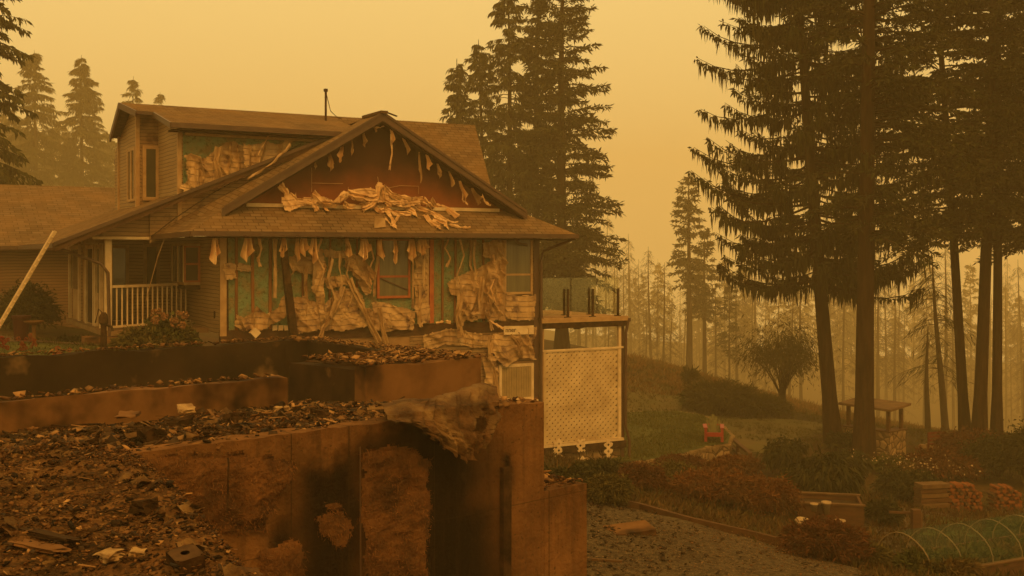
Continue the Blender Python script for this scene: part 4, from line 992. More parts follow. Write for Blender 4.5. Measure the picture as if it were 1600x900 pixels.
def folded(n, tr_, wr_, seed, size, mat, label):
    rng = np.random.default_rng(seed); t = rng.uniform(*tr_, n); w_ = rng.uniform(*wr_, n); z = hd_at(t, w_); V = []; f = []
    for i in range(n):
        s = rng.uniform(*size); a = rng.uniform(0, 6.28); ca, sa = math.cos(a), math.sin(a); k0 = len(V); ph = rng.uniform(0, 9); tl = rng.normal()*.5
        for u in range(6):
            for v in range(5):
                x = (u/5-.5)*s*1.6; y = (v/4-.5)*s; h = .35*s*mnoise.noise(Vector((u*.6+ph, v*.6, ph)))+.18*s*math.sin(u*1.3+ph)+tl*y+s*.25
                V.append((t[i]+x*ca-y*sa, w_[i]+x*sa+y*ca, z[i]+h))
        for u in range(5):
            for v in range(4): a0 = k0+u*5+v; f.append((a0, a0+1, a0+6, a0+5))
    o = link('scrap_sheets', V, f, mat); o.location = C0; o.rotation_euler = (0, 0, GANG); tag(o, label, 'rubble', kind='stuff')
folded(110, (-8, -.4), (.2, 3.8), 85, (.04, .16), METAL, 'bent burned scrap sheets behind the front foundation wall')
folded(120, (-8.3, -5.2), (-5.5, -.2), 86, (.03, .12), METAL, 'bent burned scrap bits over the near ash heap')
folded(60, (-8, -.4), (.2, 3.8), 87, (.03, .11), CHIP2, 'pale curled scraps behind the front foundation wall')
# rubble on wall tops
top = lambda z: (lambda t, w_: np.full(np.shape(t), z))
for k, (tr_, wr_, z, n) in enumerate((((t_b-12, t_b), (w_b, w_b+.25), 6.43, 700), ((t_a-9, t_a), (w_a+.1, w_a+.6), 6.38, 350), ((t_c, t_d), (w_c, w_c+1.6), 6.52, 900), ((t_b-.35, t_b+.25), (w_b-5, w_b), 6.42, 350), ((.02, t1_), (.02, 1.4), hg(917, 755, 0)[1], 260), ((-1.1, -.02), (.0, .4), 6.4, 60))):
    nm = ('on the back foundation wall', 'on the middle foundation wall', 'around the short stub wall', 'on the side foundation wall', 'on the low step wall', 'on the right front corner')[k]
    scatter(n, tr_, wr_, 20+k, .012, .06, CHIP, 0, .4, hf=top(z), label='broken brown bits lying '+nm)
    scatter(n//4, tr_, wr_, 40+k, .015, .075, CHIP2, .01, .4, hf=top(z), label='pale broken bits lying '+nm)
# stub fill behind
o = MB().box((t_c+.26, w_c+.26, 5.2), (t_d-.05, w_c+1.9, 6.44)).build('stub_fill', CHAR, found)
def curved_sheet(name, P, mat, amp=.03, seed=0, loc=None, n=26, thick=.01, label=None, cat=None, parent=None):
    """bilinear patch between 4 rows of control points, crumpled"""
    P = np.array([[tuple(q) for q in row] for row in P], float); R_, C_ = P.shape[:2]
    V = []; f = []
    for i in range(n+1):
        u = i/n*(R_-1); a = min(int(u), R_-2); fu = u-a
        for j in range(n+1):
            v = j/n*(C_-1); b = min(int(v), C_-2); fv = v-b
            su = fu*fu*(3-2*fu); sv = fv
            p = (P[a, b]*(1-su)+P[a+1, b]*su)*(1-sv)+(P[a, b+1]*(1-su)+P[a+1, b+1]*su)*sv
            k = .5-1.3*abs(mnoise.noise(Vector((i*.22+seed, j*.22, seed))))-.7*abs(mnoise.noise(Vector((i*.5+seed, j*.5, seed+7))))
            V.append((p[0]+amp*k, p[1]-amp*abs(mnoise.noise(Vector((i*.3, j*.3, seed)))-k*.8), p[2]+amp*k))
    for i in range(n):
        for j in range(n): a = i*(n+1)+j; f.append((a, a+1, a+n+2, a+n+1))
    o = link(name, V, f, mat, parent, smooth=False)
    md = o.modifiers.new('s', 'SOLIDIFY'); md.thickness = thick
    if label: tag(o, label, cat)
    return o
sh = lambda x, y, w_: (lambda p: GW(p[0], w_, p[1]))(hg(x, y, w_))
def metal_sheet():
    nu, nv = 60, 46; V = []; f = []; keep = {}
    xb = np.interp
    for i in range(nu+1):
        u = i/nu; x = 590+u*172
        tl, _z = hg(x, 650, 0)
        yb = xb(x, (590, 620, 660, 700, 742, 762), (633, 624, 630, 620, 606, 618))
        L = xb(u, (0, .15, .35, .5, .62, .75, .9, 1), (.02, .06, .26, .46, .56, .46, .34, .20))*(1+.16*mnoise.noise(Vector((u*14, 3, 0))))
        back = sh(x, yb, .55)-C0; bz = back.z; bt = back.dot(G1)
        for j in range(nv+1):
            v = j/nv
            if v < .42:                       # lies on the rubble, rises to a ridge
                a = v/.42; w_ = .55-.66*a; t = bt+(tl-bt)*a; z = bz+(6.47-bz)*a+.10*math.sin(a*3.14)*(.4+u)
                am = .035
            else:
                a = (v-.42)/.58; w_ = -.11-.10*math.sin(a*2.6)-.03*a; t = tl+.05*a*(u-.5); z = 6.47-L*a-.02; am = .035+.05*a
            ph = u*9+1.6*mnoise.noise(Vector((u*3, v*2, 5)))+v*1.1
            pl = abs((ph % 1)-.5)*2
            c1 = abs(mnoise.noise(Vector((u*7, v*6, 9)))); c2 = abs(mnoise.noise(Vector((u*16+v*5, v*13, 2))))
            w_ -= am*(1.5*pl+1.5*c1+.9*c2); z += am*(.35*c1+.5*c2)*(1 if v < .42 else .3)
            # right end folds back on itself
            if u > .82 and v > .42: w_ += (u-.82)*1.3*a
            V.append((t+.02*mnoise.noise(Vector((u*9, v*9, 4))), w_, z))
            keep[i, j] = v < .93-.10*abs(mnoise.noise(Vector((u*22, 1, 1))))*2
    for i in range(nu):
        for j in range(nv):
            hole = ((i/nu-.80)/.07)**2+((j/nv-.62)/.10)**2+.6*mnoise.noise(Vector((i*.5, j*.5, 3))) < 1
            if keep[i, j] and not hole: a = i*(nv+1)+j; f.append((a, a+1, a+nv+2, a+nv+1))
    o = link('crumpled_metal_sheet', V, f, METAL); o.location = C0; o.rotation_euler = (0, 0, GANG)
    md = o.modifiers.new('s', 'SOLIDIFY'); md.thickness = .006
    tag(o, 'crumpled burned metal sheet hanging over the foundation wall top', 'scrap metal')
metal_sheet()
# pieces one can tell apart
def chunk(name, px, py, size, mat, label, cat='debris', hgt=None, seed=0, lift=.0, z=None):
    rnd = random.Random(seed)
    # find the heap point under the pixel
    p = None
    for Z in np.arange(4.2, 16, .03):
        q = W(px, py, Z); l = q-C0; t = l.dot(G1); w_ = l.dot(G2)
        if not (-11 < t < 3 and -6.4 < w_ < 4.4): continue
        if q.z <= float(hd_at(np.array([t]), np.array([w_]))[0])+.02: p = q; break
    if p is None: p = W(px, py, 10)
    bm = bmesh.new(); bmesh.ops.create_cube(bm, size=1)
    bmesh.ops.subdivide_edges(bm, edges=bm.edges[:], cuts=3, use_grid_fill=True)
    for v in bm.verts:
        k = Vector(v.co)*2.3+Vector((seed, 0, 0)); v.co *= .8+.35*mnoise.noise(k); v.co.x *= size[0]; v.co.y *= size[1]; v.co.z *= size[2]
        v.co += Vector((mnoise.noise(k*2), mnoise.noise(k*2+Vector((5, 0, 0))), mnoise.noise(k*2+Vector((0, 5, 0)))))*size[2]*.2
    me = bpy.data.meshes.new(name); bm.to_mesh(me); bm.free(); me.materials.append(mat)
    o = bpy.data.objects.new(name, me); col.objects.link(o); o.location = p+Vector((0, 0, size[2]*.3+lift)); o.rotation_euler = (rnd.uniform(-.2, .2), rnd.uniform(-.2, .2), rnd.uniform(0, 3))
    return tag(o, label, cat)
PALECH = pmat('pale charred plaster', (.40, .30, .18), (.20, .13, .07), 9, .9, 25, .8, .02)
chunk('plaster_chunk', 172, 872, (.22, .10, .05), PALECH, 'pale plaster chunk lying in the ash near the bottom of the heap', seed=1)
chunk('plaster_chunk', 215, 868, (.08, .07, .04), PALECH, 'small pale plaster chunk right of the largest plaster piece', seed=2)
for i, (x, y, a, b, lab) in enumerate(((30, 682, .18, .06, 'pale flat slab at the far left below the middle wall'), (52, 675, .12, .1, 'tan slab tilted beside the pale flat slab at left'), (290, 640, .2, .05, 'flat pale board on the ash under the end of the middle wall'), (415, 645, .22, .06, 'long pale slab on the rubble below the middle wall end'), (440, 643, .16, .12, 'pale block right of the long slab on the rubble'), (200, 650, .26, .05, 'flat brown slab on the ash left of the charred lump'), (335, 700, .12, .09, 'square brown block on the edge of the front wall'), (500, 650, .24, .06, 'thin pale board on the ash near the streaked wall'))):
    chunk('rubble_slab', x, y, (a*1.3, a*.8, b*.7), PALECH if i in (0, 2, 3, 4, 7) else CONC2, lab, seed=i+5)
for i, (x, y, s_, lab) in enumerate(((235, 690, .30, 'large charred lump at the left end of the front wall top'), (215, 680, .2, 'small charred lump left of the large one on the wall top'), (285, 670, .26, 'charred folded lump behind the large one on the rubble'), (365, 660, .22, 'charred lump near the wall top at mid span'), (500, 655, .22, 'charred lump on the wall top near the metal sheet'), (225, 800, .18, 'charred lump half way down the near ash heap'), (420, 850, .14, 'charred lump at the lower right edge of the ash heap'))):
    chunk('charred_lump', x, y, (s_, s_*.7, s_*.55), CHAR, lab, seed=i+20)
chunk('burned_board', 70, 838, (.7, .09, .03), CONCD, 'long flat burned board lying in the ash at lower left', seed=33)
chunk('burned_board', 60, 855, (.5, .12, .02), CONC2, 'short brown board just in front of the long burned board', seed=34)
# square metal plate box with a hole
p = None
for Z in np.arange(4.2, 12, .02):
    q = W(290, 878, Z); l = q-C0; t, w_ = l.dot(G1), l.dot(G2)
    if -11 < t < 3 and -6.4 < w_ < 4.4 and q.z <= float(hd_at(np.array([t]), np.array([w_]))[0])+.04: p = q; break
jb = empty('metal_box', p or W(290, 878, 6), R(38), 'rusty square metal box with a round hole in its lid, low in the heap', 'box'); jb.rotation_euler = (R(12), R(-8), R(38))
a = .07; ri = .022; m = MB(); n = 16; V = []
for k in range(n):
    t = 2*math.pi*(k+.5)/n; c, s = math.cos(t), math.sin(t); e = a/max(abs(c), abs(s)); V += [(c*ri, s*ri, .05), (c*e, s*e, .05), (c*ri, s*ri, .045), ]
m.v = V; m.f = [(3*k, 3*k+1, (3*k+4) % (3*n), (3*k+3) % (3*n)) for k in range(n)]
m.build('lid', pmat('rusty plate', (.09, .055, .03), (.05, .03, .016), 12, .9, 30, .3, .01), jb)
m = MB(); m.box((-a, -a, -.03), (a, -a+.006, .048)); m.box((-a, a-.006, -.03), (a, a, .048)); m.box((-a, -a, -.03), (-a+.006, a, .048)); m.box((a-.006, -a, -.03), (a, a, .048)); m.box((-a, -a, -.034), (a, a, -.03)); m.build('box_body', CHAR, jb)
for x, y, z_, l_ in ((355, 737, .25, 'thin bent rod sticking out of the heap beside the wall'), (335, 855, .15, 'short rod standing in the ash near the bottom')):
    q = W(x, y, 8.3 if y < 800 else 6.6); o = MB().tube([q-Vector((0, 0, .3)), q+Vector((.01, 0, .05)), q+Vector((.0, .02, .1))], .008, 5).build('bent_rod', CHAR); tag(o, l_, 'rod')
q = W(712, 552, 16.6); o = MB().tube([q+Vector((.02, 0, -.25)), q+Vector((0, 0, -.05)), q+Vector((-.05, 0, .03)), q+Vector((-.12, 0, .02))], .018, 6).build('bent_pipe', CHAR); tag(o, 'curved pipe end sticking up from the rubble on the stub wall', 'pipe')
# ================================================================== TREES
def kites(P, D, L, Wd, rng, droop=0):
    """P base (n,3), D unit dir, L length, Wd width -> kite quads"""
    n = len(P); r = rng.normal(size=(n, 3)); S = np.cross(D, r); S /= np.linalg.norm(S, axis=1)[:, None]+1e-9
    L = L[:, None]; Wd = Wd[:, None]
    mid = P+D*L*.45; tip = P+D*L; tip[:, 2] -= droop*L[:, 0]; mid[:, 2] -= droop*.25*L[:, 0]
    V = np.stack([P, mid+S*Wd*.5, tip, mid-S*Wd*.5], 1).reshape(-1, 3)
    return V, np.arange(4*n).reshape(n, 4)
def tubes_np(segs, k=4):
    """segs: list of (points (m,3), radii (m,)) -> quads"""
    VV = []; FF = []; off = 0
    for P, r in segs:
        m = len(P); d = np.gradient(P, axis=0); d /= np.linalg.norm(d, axis=1)[:, None]+1e-9
        up = np.where(np.abs(d[:, 2:3]) < .9, np.array([[0, 0, 1.]]), np.array([[1., 0, 0]])); a = np.cross(d, up); a /= np.linalg.norm(a, axis=1)[:, None]; b = np.cross(d, a)
        th = 2*np.pi*np.arange(k)/k
        V = P[:, None]+a[:, None]*(np.cos(th)[None, :, None]*r[:, None, None])+b[:, None]*(np.sin(th)[None, :, None]*r[:, None, None])
        I = np.arange(m*k).reshape(m, k)+off
        FF.append(np.stack([I[:-1], np.roll(I[:-1], -1, 1), np.roll(I[1:], -1, 1), I[1:]], -1).reshape(-1, 4)); VV.append(V.reshape(-1, 3)); off += m*k
    return np.concatenate(VV), np.concatenate(FF)
def conifer_geo(H, z0, Rm, lean, tr, style, nb, seed, prof=.75, cut=None, az=None, dens=1, leaf=(.4, .1)):
    rng = np.random.default_rng(seed); m = 14
    hh = np.linspace(0, 1, m); lean = np.array([lean[0], lean[1], 0.])
    wob = np.stack([.10*np.sin(hh*5+seed), .10*np.cos(hh*4+seed), hh*0], 1)*(hh[:, None])
    TP = np.stack([0*hh, 0*hh, hh*H], 1)+lean[None]*hh[:, None]+wob
    TR = tr*(1-hh)**.8+.02; TR[0] *= 1.35; TR[1] *= 1.0
    trunk = tubes_np([(TP, TR)], 9)
    def axisp(h): return np.array([np.interp(h, hh*H, TP[:, i]) for i in range(3)])
    segs = []; P = []; D = []; L = []; Wi = []
    for i in range(nb):
        f = rng.random()**1.15 if style != 'snag' else rng.random()
        h = z0+(H*.985-z0)*f
        if cut and not (cut[0] < h < cut[1]): continue
        l = Rm*((1-f)**prof*.93+.07)*rng.uniform(.55, 1.12)
        if f < .12: l *= rng.uniform(.45, .95)
        a = rng.random()*2*np.pi if az is None or rng.random() < .25 else az[0]+rng.normal()*az[1]
        o = np.array([np.cos(a), np.sin(a), 0]); sd = np.array([-np.sin(a), np.cos(a), 0])
        t = np.linspace(0, 1, 7)
        if style == 'fir': up0 = rng.uniform(-.05, .25)+.35*f; zz = up0*t-.32*t**2*(1-f*.6)
        elif style == 'spruce': up0 = rng.uniform(-.45, -.15)+.35*f; zz = up0*t+.0*t**2+.38*t**3*(1-.4*f)
        elif style == 'cedar': up0 = rng.uniform(-.1, .2)+.3*f; zz = up0*t-.55*t**2+.18*t**3
        else: up0 = rng.uniform(-.05, .3); zz = up0*t-.55*t**2
        B = axisp(h)[None]+o[None]*(l*t)[:, None]+sd[None]*(l*.12*rng.normal()*t**2)[:, None]; B[:, 2] += zz*l
        rb0 = (.012+.011*l)*(1 if style != 'snag' else .7)
        segs.append((B, rb0*(1-t*.85)))
        if style == 'snag':
            nt = int(5+l*5)
            for q in range(nt):
                x = rng.uniform(.3, 1); p = np.array([np.interp(x, t, B[:, j]) for j in range(3)])
                P.append(p); s_ = rng.choice((-1, 1)); d = o*.5+sd*s_*rng.uniform(.2, .8)+np.array([0, 0, rng.uniform(-1.0, -.2)]); D.append(d/np.linalg.norm(d)); L.append(rng.uniform(.3, .8)); Wi.append(.035)
            continue
        # side twigs
        nt = int((7+l*8)*dens)
        for q in range(nt):
            x = rng.uniform(.12, 1)**.8; p = np.array([np.interp(x, t, B[:, j]) for j in range(3)])
            s_ = rng.choice((-1, 1)); tl = (.18+.40*(1-x)**.7*min(l, 3)*.55)*rng.uniform(.6, 1.2)
            if style == 'spruce':
                # short side twig, then long hanging curtain
                d = o*.5+sd*s_*rng.uniform(.2, 1); d[2] = -.1; d /= np.linalg.norm(d)
                nn = max(2, int(tl/.16)); 
                for k in range(nn):
                    pp = p+d*tl*(k+.5)/nn
                    hang = rng.uniform(.10, .30) if rng.random() < .7 else rng.uniform(.3, .75)
                    dd = np.array([rng.normal()*.12, rng.normal()*.12, -1.]); dd /= np.linalg.norm(dd)
                    P.append(pp); D.append(dd); L.append(hang); Wi.append(rng.uniform(.04, .10))
                    if rng.random() < .6: P.append(pp); dd2 = d+rng.normal(size=3)*.4; D.append(dd2/np.linalg.norm(dd2)); L.append(rng.uniform(.12, .3)); Wi.append(.09)
            else:
                d = o*rng.uniform(.4, 1)+sd*s_*rng.uniform(.3, 1); d[2] = rng.uniform(-.25, .1) if style == 'fir' else rng.uniform(-.7, -.1); d /= np.linalg.norm(d)
                nn = max(2, int(tl/(leaf[0]*.45)))
                for k in range(nn):
                    pp = p+d*tl*(k/nn)
                    dd = d+rng.normal(size=3)*(.6 if style == 'fir' else .4); dd[2] -= .22*rng.random()
                    if style == 'cedar': dd[2] -= .55
                    P.append(pp); D.append(dd/np.linalg.norm(dd)); L.append(rng.uniform(.5, 1.1)*leaf[0]); Wi.append(leaf[1]*rng.uniform(.7, 1.3))
    P = np.array(P); D = np.array(D); V, Fq = kites(P, D, np.array(L), np.array(Wi), rng, .15)
    br = tubes_np(segs, 3)
    return trunk, br, (V, Fq)
def make_tree(geo, base, name, label, cat, group=None, fol=FIR, bark=BARK, rz=0):
    root = empty(name, base, rz, label, cat, group)
    link_np('trunk', *geo[0], bark, root, True); link_np('branches', *geo[1], bark, root)
    link_np('crown', *geo[2], fol, root)
    return root
def copy_tree(o, loc, rz, scale=1, label=None):
    c = o.copy(); col.objects.link(c); c.location = loc; c.rotation_euler = (0, 0, rz); c.scale = (scale,)*3 if not isinstance(scale, tuple) else scale
    if label: c['label'] = label
    for ch in o.children:
        d = ch.copy(); col.objects.link(d); d.parent = c
    return c
def base_at(px, py, Z):                     # base on ground under that pixel column at depth Z
    p = W(px, py, Z); return Vector((p.x, p.y, gz(p.x, p.y)-.15))
def topH(base, py): return CZ-(py-HZ)/F*base.y-base.z
def con(px, pyb, Z, pyt, dxt, style, Rpx, crown_py, nb, seed, label, name='fir_tree', cat='conifer', tr=.3, prof=.75, az=None, dens=1, fol=None, leaf=(.4, .1), bark=None, group=None, rz=0):
    b = base_at(px, pyb, Z); H = topH(b, pyt); z0 = topH(b, crown_py)
    g = conifer_geo(H, z0, Rpx/F*Z, (dxt/F*Z, 0), tr, style, nb, seed, prof, None, az, dens, leaf)
    return make_tree(g, b, name, label, cat, group, fol or (CEDAR if style == 'cedar' else FIR), bark or (BARKD if style == 'snag' else BARK), rz)
# big pair on the right
con(1303, 655, 44, -330, -85, 'spruce', 205, 445, 300, 11, 'tall leaning spruce with long drooping branches, left of the thick straight trunk', 'spruce_tree', tr=.29, prof=.42, dens=2.0)
con(1350, 718, 40, -700, 12, 'fir', 175, 370, 280, 12, 'thickest straight conifer trunk, right in front of the garden shelter', tr=.33, prof=.35, az=(.0, .95), dens=1.6, leaf=(.28, .075))
con(1509, 690, 46, -260, -60, 'fir', 150, 365, 270, 13, 'tall conifer whose trunk leans left, first of the three trunks at the right', tr=.2, prof=.4, dens=1.6, leaf=(.28, .075))
con(1529, 692, 45, -420, 40, 'fir', 175, 365, 290, 14, 'tall conifer with the middle trunk of the three at the right', tr=.25, prof=.4, dens=1.6, leaf=(.28, .075))
con(1557, 692, 45.5, -380, 8, 'fir', 160, 360, 260, 15, 'tall conifer with the rightmost of the three trunks', tr=.19, prof=.4, dens=1.6, leaf=(.28, .075))
con(1665, 700, 44, -350, 10, 'fir', 200, 385, 250, 16, 'conifer whose branches reach in from the right edge of the view', tr=.35, prof=.4, dens=1.6, leaf=(.28, .075))
# group behind the house
con(878, 560, 74, -75, 0, 'fir', 98, 480, 470, 21, 'tallest and widest fir behind the right end of the house', tr=.45, prof=.42, dens=1.45, leaf=(.48, .11))
con(838, 560, 77, -20, 0, 'fir', 66, 470, 300, 22, 'tall narrow fir just left of the widest fir behind the house', tr=.36, prof=.5, dens=1.4, leaf=(.48, .11))
con(799, 560, 76, -25, -6, 'cedar', 78, 470, 380, 23, 'tall ragged cedar whose trunk rises behind the gable roof', 'cedar_tree', tr=.3, prof=.5, dens=1.2, leaf=(.45, .10))
con(757, 560, 78, 62, -8, 'cedar', 72, 470, 320, 24, 'ragged cedar of middle height behind the right end of the roof', 'cedar_tree', tr=.24, prof=.55, dens=1.1, leaf=(.45, .10))
con(716, 560, 79, 92, 0, 'cedar', 62, 400, 280, 25, 'shortest cedar of the group rising behind the house roof', 'cedar_tree', tr=.22, prof=.6, dens=1.1, leaf=(.45, .10))
# left background cedars
con(55, 420, 150, 78, 0, 'cedar', 62, 360, 330, 31, 'hazy cedar at the left whose top is level with its right neighbour', 'cedar_tree', tr=.4, prof=.6, dens=1.3, leaf=(.75, .13))
con(128, 420, 155, 86, 0, 'cedar', 62, 360, 330, 32, 'hazy cedar with a pointed top standing alone above the garage roof', 'cedar_tree', tr=.4, prof=.62, dens=1.3, leaf=(.75, .13))
con(208, 420, 165, 119, 0, 'cedar', 42, 330, 220, 33, 'hazy cedar tip showing above the left end of the upper roof', 'cedar_tree', tr=.3, prof=.6, dens=1.2, leaf=(.75, .12))
con(249, 420, 185, 143, 0, 'cedar', 26, 330, 130, 34, 'tiny hazy cedar tip right of the larger tip above the roof', 'cedar_tree', tr=.2, prof=.6, leaf=(.9, .2))
for i, (x, y, r_) in enumerate(((92, 190, 50), (15, 165, 55), (165, 205, 45), (35, 200, 60))):
    con(x, 420, 190+i, y, 0, 'cedar', r_, 340, 200, 35+i, 'low faint cedar filling the hazy row behind the garage roof', 'cedar_tree', tr=.3, prof=.6, leaf=(.9, .2), group='faint cedars behind the garage')
con(-48, 430, 50, -200, 0, 'cedar', 105, 330, 240, 41, 'near cedar with drooping branches at the left edge', 'cedar_tree', tr=.4, prof=.35, dens=1.3, leaf=(.4, .12))
# taller live pair in the burned stand
con(1077, 600, 128, 270, 0, 'fir', 40, 450, 120, 51, 'taller green topped fir in the hazy burned stand beyond the lawn', tr=.42, prof=.55, dens=1.2, leaf=(.6, .13))
con(1101, 610, 133, 355, 0, 'fir', 46, 500, 110, 52, 'shorter green fir leaning on the taller hazy fir beyond the lawn', tr=.3, prof=.6, dens=1.1, leaf=(.6, .13))
con(1140, 610, 125, 425, 0, 'fir', 20, 560, 80, 53, 'small half bare fir at the hill edge right of the green pair', tr=.12, prof=.7, leaf=(.45, .10))
# burned snags: five kinds, then copies
random.seed(12)
kinds = []
for k in range(6):
    g = conifer_geo(16+k*.8, 3+k*.7, 2.3+.2*k, (random.uniform(-.8, .8), 0), .14+.02*k, 'snag', 85+8*k, 60+k, .6)
    kinds.append(make_tree(g, (0, 0, 0), 'burned_tree', 'bare scorched conifer standing in the hazy burned stand', 'burned tree', 'burned bare conifers beyond the lawn', BARKD, BARKD))
sp = []
for x, yt in ((905, 330), (925, 345), (945, 330), (962, 390), (987, 365), (1000, 405), (1018, 385), (1028, 430), (1046, 470), (1062, 450), (1118, 440), (1131, 440), (1152, 420), (1163, 440), (1178, 430), (1196, 470), (1210, 480), (1232, 440), (1252, 420), (1266, 470), (1290, 430), (1318, 410), (1330, 470), (1342, 440), (1372, 400), (1385, 430), (1398, 450), (1412, 480), (1428, 440), (1444, 470), (1458, 430), (1476, 380), (1490, 460), (1512, 470), (1545, 460), (1572, 430), (1590, 480), (1610, 440), (975, 420), (1036, 410), (1088, 480), (1222, 500), (1360, 520), (1436, 520), (1520, 520), (1580, 540), (1305, 520), (1150, 510), (1008, 480), (950, 440), (1065, 520), (1405, 380), (1470, 540), (1495, 540), (1600, 520), (932, 420), (915, 400)):
    sp.append((x, yt, random.uniform(140, 330) if x > 940 else random.uniform(160, 300)))
for i in range(14): sp.append((random.uniform(960, 1600), random.uniform(360, 450), random.uniform(200, 340)))
used = set()
for x, yt, Z in sp:
    b = base_at(x, 600, Z); H = topH(b, yt); k = random.randrange(6); hk = 16+k*.8; s = H/hk
    if k not in used: used.add(k); o = kinds[k]; o.location = b; o.rotation_euler = (0, 0, random.uniform(0, 6)); o.scale = (min(s, 1.5), min(s, 1.5), s)
    else: copy_tree(kinds[k], b, random.uniform(0, 6), (min(s, 1.5), min(s, 1.5), s))
for k in range(6):
    if k not in used: kinds[k].location = base_at(960+k*30, 600, 130)
# faint living conifers deeper in the smoke
kf = []
for k in range(3):
    g = conifer_geo(26+2*k, 6+k, 3.6, (random.uniform(-1, 1), 0), .3, 'fir' if k else 'cedar', 120, 90+k, .6, None, None, .7, (.9, .2))
    kf.append(make_tree(g, (0, 0, 0), 'hazy_conifer', 'faint full crowned conifer deep in the smoke beyond the burned stand', 'conifer', 'faint conifers deep in the smoke'))
for i in range(34):
    x = 905+i*21+random.uniform(-9, 9); Z = random.uniform(260, 390); b = base_at(x, 600, Z); H = topH(b, random.uniform(385, 500)); k = i % 3; s = H/(26+2*k)
    if i < 3: o = kf[k]; o.location = b; o.scale = (min(s, 1.25),)*2+(s,)
    else: copy_tree(kf[k], b, random.uniform(0, 6), (min(s, 1.25), min(s, 1.25), s))
# curled burned tree just behind the three trunks
con(1478, 685, 62, 400, -22, 'snag', 80, 600, 70, 71, 'bare burned tree leaning left with curled drooping branches behind the left trunk', 'burned_tree', 'burned tree', tr=.2, prof=.5)
con(1450, 690, 60, 510, -2, 'snag', 8, 560, 8, 72, 'short broken dead stem behind the garden shelter', 'burned_tree', 'burned tree', tr=.16)

def clump_geo(rad, ncl, npc, leaf, seed, droop=0, flat=1, hollow=.55, up=.3, spread=.28):
    """leafy mass: clumps over an ellipsoid of radii rad, centred at height rad.z"""
    rng = np.random.default_rng(seed); rad = np.array(rad)
    u = rng.normal(size=(ncl, 3)); u /= np.linalg.norm(u, axis=1)[:, None]; u[:, 2] = np.where(u[:, 2] < -.35, -u[:, 2]*.4, u[:, 2])
    r = (hollow+(1-hollow)*rng.random(ncl)**.6)*rng.uniform(.75, 1.15, ncl)
    C = u*r[:, None]*rad; C[:, 2] += rad[2]*.85
    cs = rng.uniform(.6, 1.4, ncl)*spread*rad.min()
    P = np.repeat(C, npc, 0)+rng.normal(size=(ncl*npc, 3))*np.repeat(cs, npc)[:, None]*.6; P[:, 2] = np.maximum(P[:, 2], .02)
    D = rng.normal(size=P.shape)*.8+np.repeat(u, npc, 0)*.8; D[:, 2] += up-droop*2; D /= np.linalg.norm(D, axis=1)[:, None]
    n = len(P); V, Fq = kites(P, D, leaf[0]*rng.uniform(.5, 1.3, n), leaf[1]*rng.uniform(.6, 1.3, n), rng, droop)
    segs = []
    for c in C[:: max(1, ncl//28)]:
        t = np.linspace(0, 1, 5)[:, None]; b0 = np.array([rng.normal()*.05, rng.normal()*.05, 0.])
        Pp = b0*(1-t)+c*t+np.array([0, 0, .25*rad[2]])*np.sin(t*3.1); segs.append((Pp, np.linspace(.025, .008, 5)*max(1, rad[2])))
    return (V, Fq), tubes_np(segs, 4)
def bush(name, px, py, Z, wpx, hpx, mat, label, cat, leaf, ncl, npc, seed, droop=0, depth=1.0, group=None, base=None, up=.3, hollow=.5, stem=BARK, sink=.05):
    b = base or (gp(px, py) if px > 600 else base_at(px, py, Z)); b = Vector(b); b.z += .15-sink
    rx = wpx/2/F*b.y; rz_ = hpx/2/F*b.y*.84
    (V, Fq), st = clump_geo((rx, rx*depth, rz_), ncl, npc, leaf, seed, droop, up=up, hollow=hollow)
    r = empty(name, b, 0, label, cat, group); link_np('foliage', V, Fq, mat, r); link_np('stems', *st, stem, r); return r
RUST = leafmat('rust brown foliage', (.085, .035, .012), (.17, .075, .025), (.10, .05, .02))
RUSTD = leafmat('dark rust foliage', (.055, .025, .010), (.11, .045, .018))
DKGR = leafmat('dark leaves', (.018, .026, .010), (.050, .048, .018))
MIDGR = leafmat('mid green leaves', (.035, .05, .014), (.075, .085, .025), (.09, .06, .02))
OLIVE = leafmat('olive foliage', (.05, .05, .018), (.10, .085, .03))
FLOW = leafmat('faded flower heads', (.16, .09, .04), (.30, .18, .09))
# orchard tree
b = base_at(1222, 645, 57); r = empty('orchard_tree', b, 0, 'small round crowned tree on the slope left of the leaning spruce', 'tree')
s_ = b.y/F; (V, Fq), st = clump_geo((60*s_, 60*s_, 60*s_), 120, 40, (.24, .05), 81, .5, hollow=.2, spread=.36); V[:, 2] += 40*s_
link_np('crown', V, Fq, OLIVE, r); V, Fq = st; V[:, 2] = 30*s_+V[:, 2]*.95; link_np('limbs', V, Fq, BARK, r)
link_np('trunk', *tubes_np([(np.array([[0, 0, -.1], [.02, 0, .6], [0, 0, 1.2], [.05, 0, 2.1]]), np.array([.24, .19, .18, .12]))], 8), BARK, r)
# big drooping shrub in front of the shelter
for i, (x, y, wd, h, l) in enumerate(((1290, 788, 105, 100, 'largest dark drooping leafed shrub in front of the thick trunk'), (1225, 745, 80, 66, 'dark drooping shrub left of the largest drooping shrub'), (1330, 745, 60, 44, 'dark drooping shrub at the foot of the thick trunk'))):
    bush('drooping_shrub', x, y, 27+i*3, wd, h, DKGR, l, 'shrub', (.24, .06), 42, 75, 90+i, .5, hollow=.25, up=-.1)
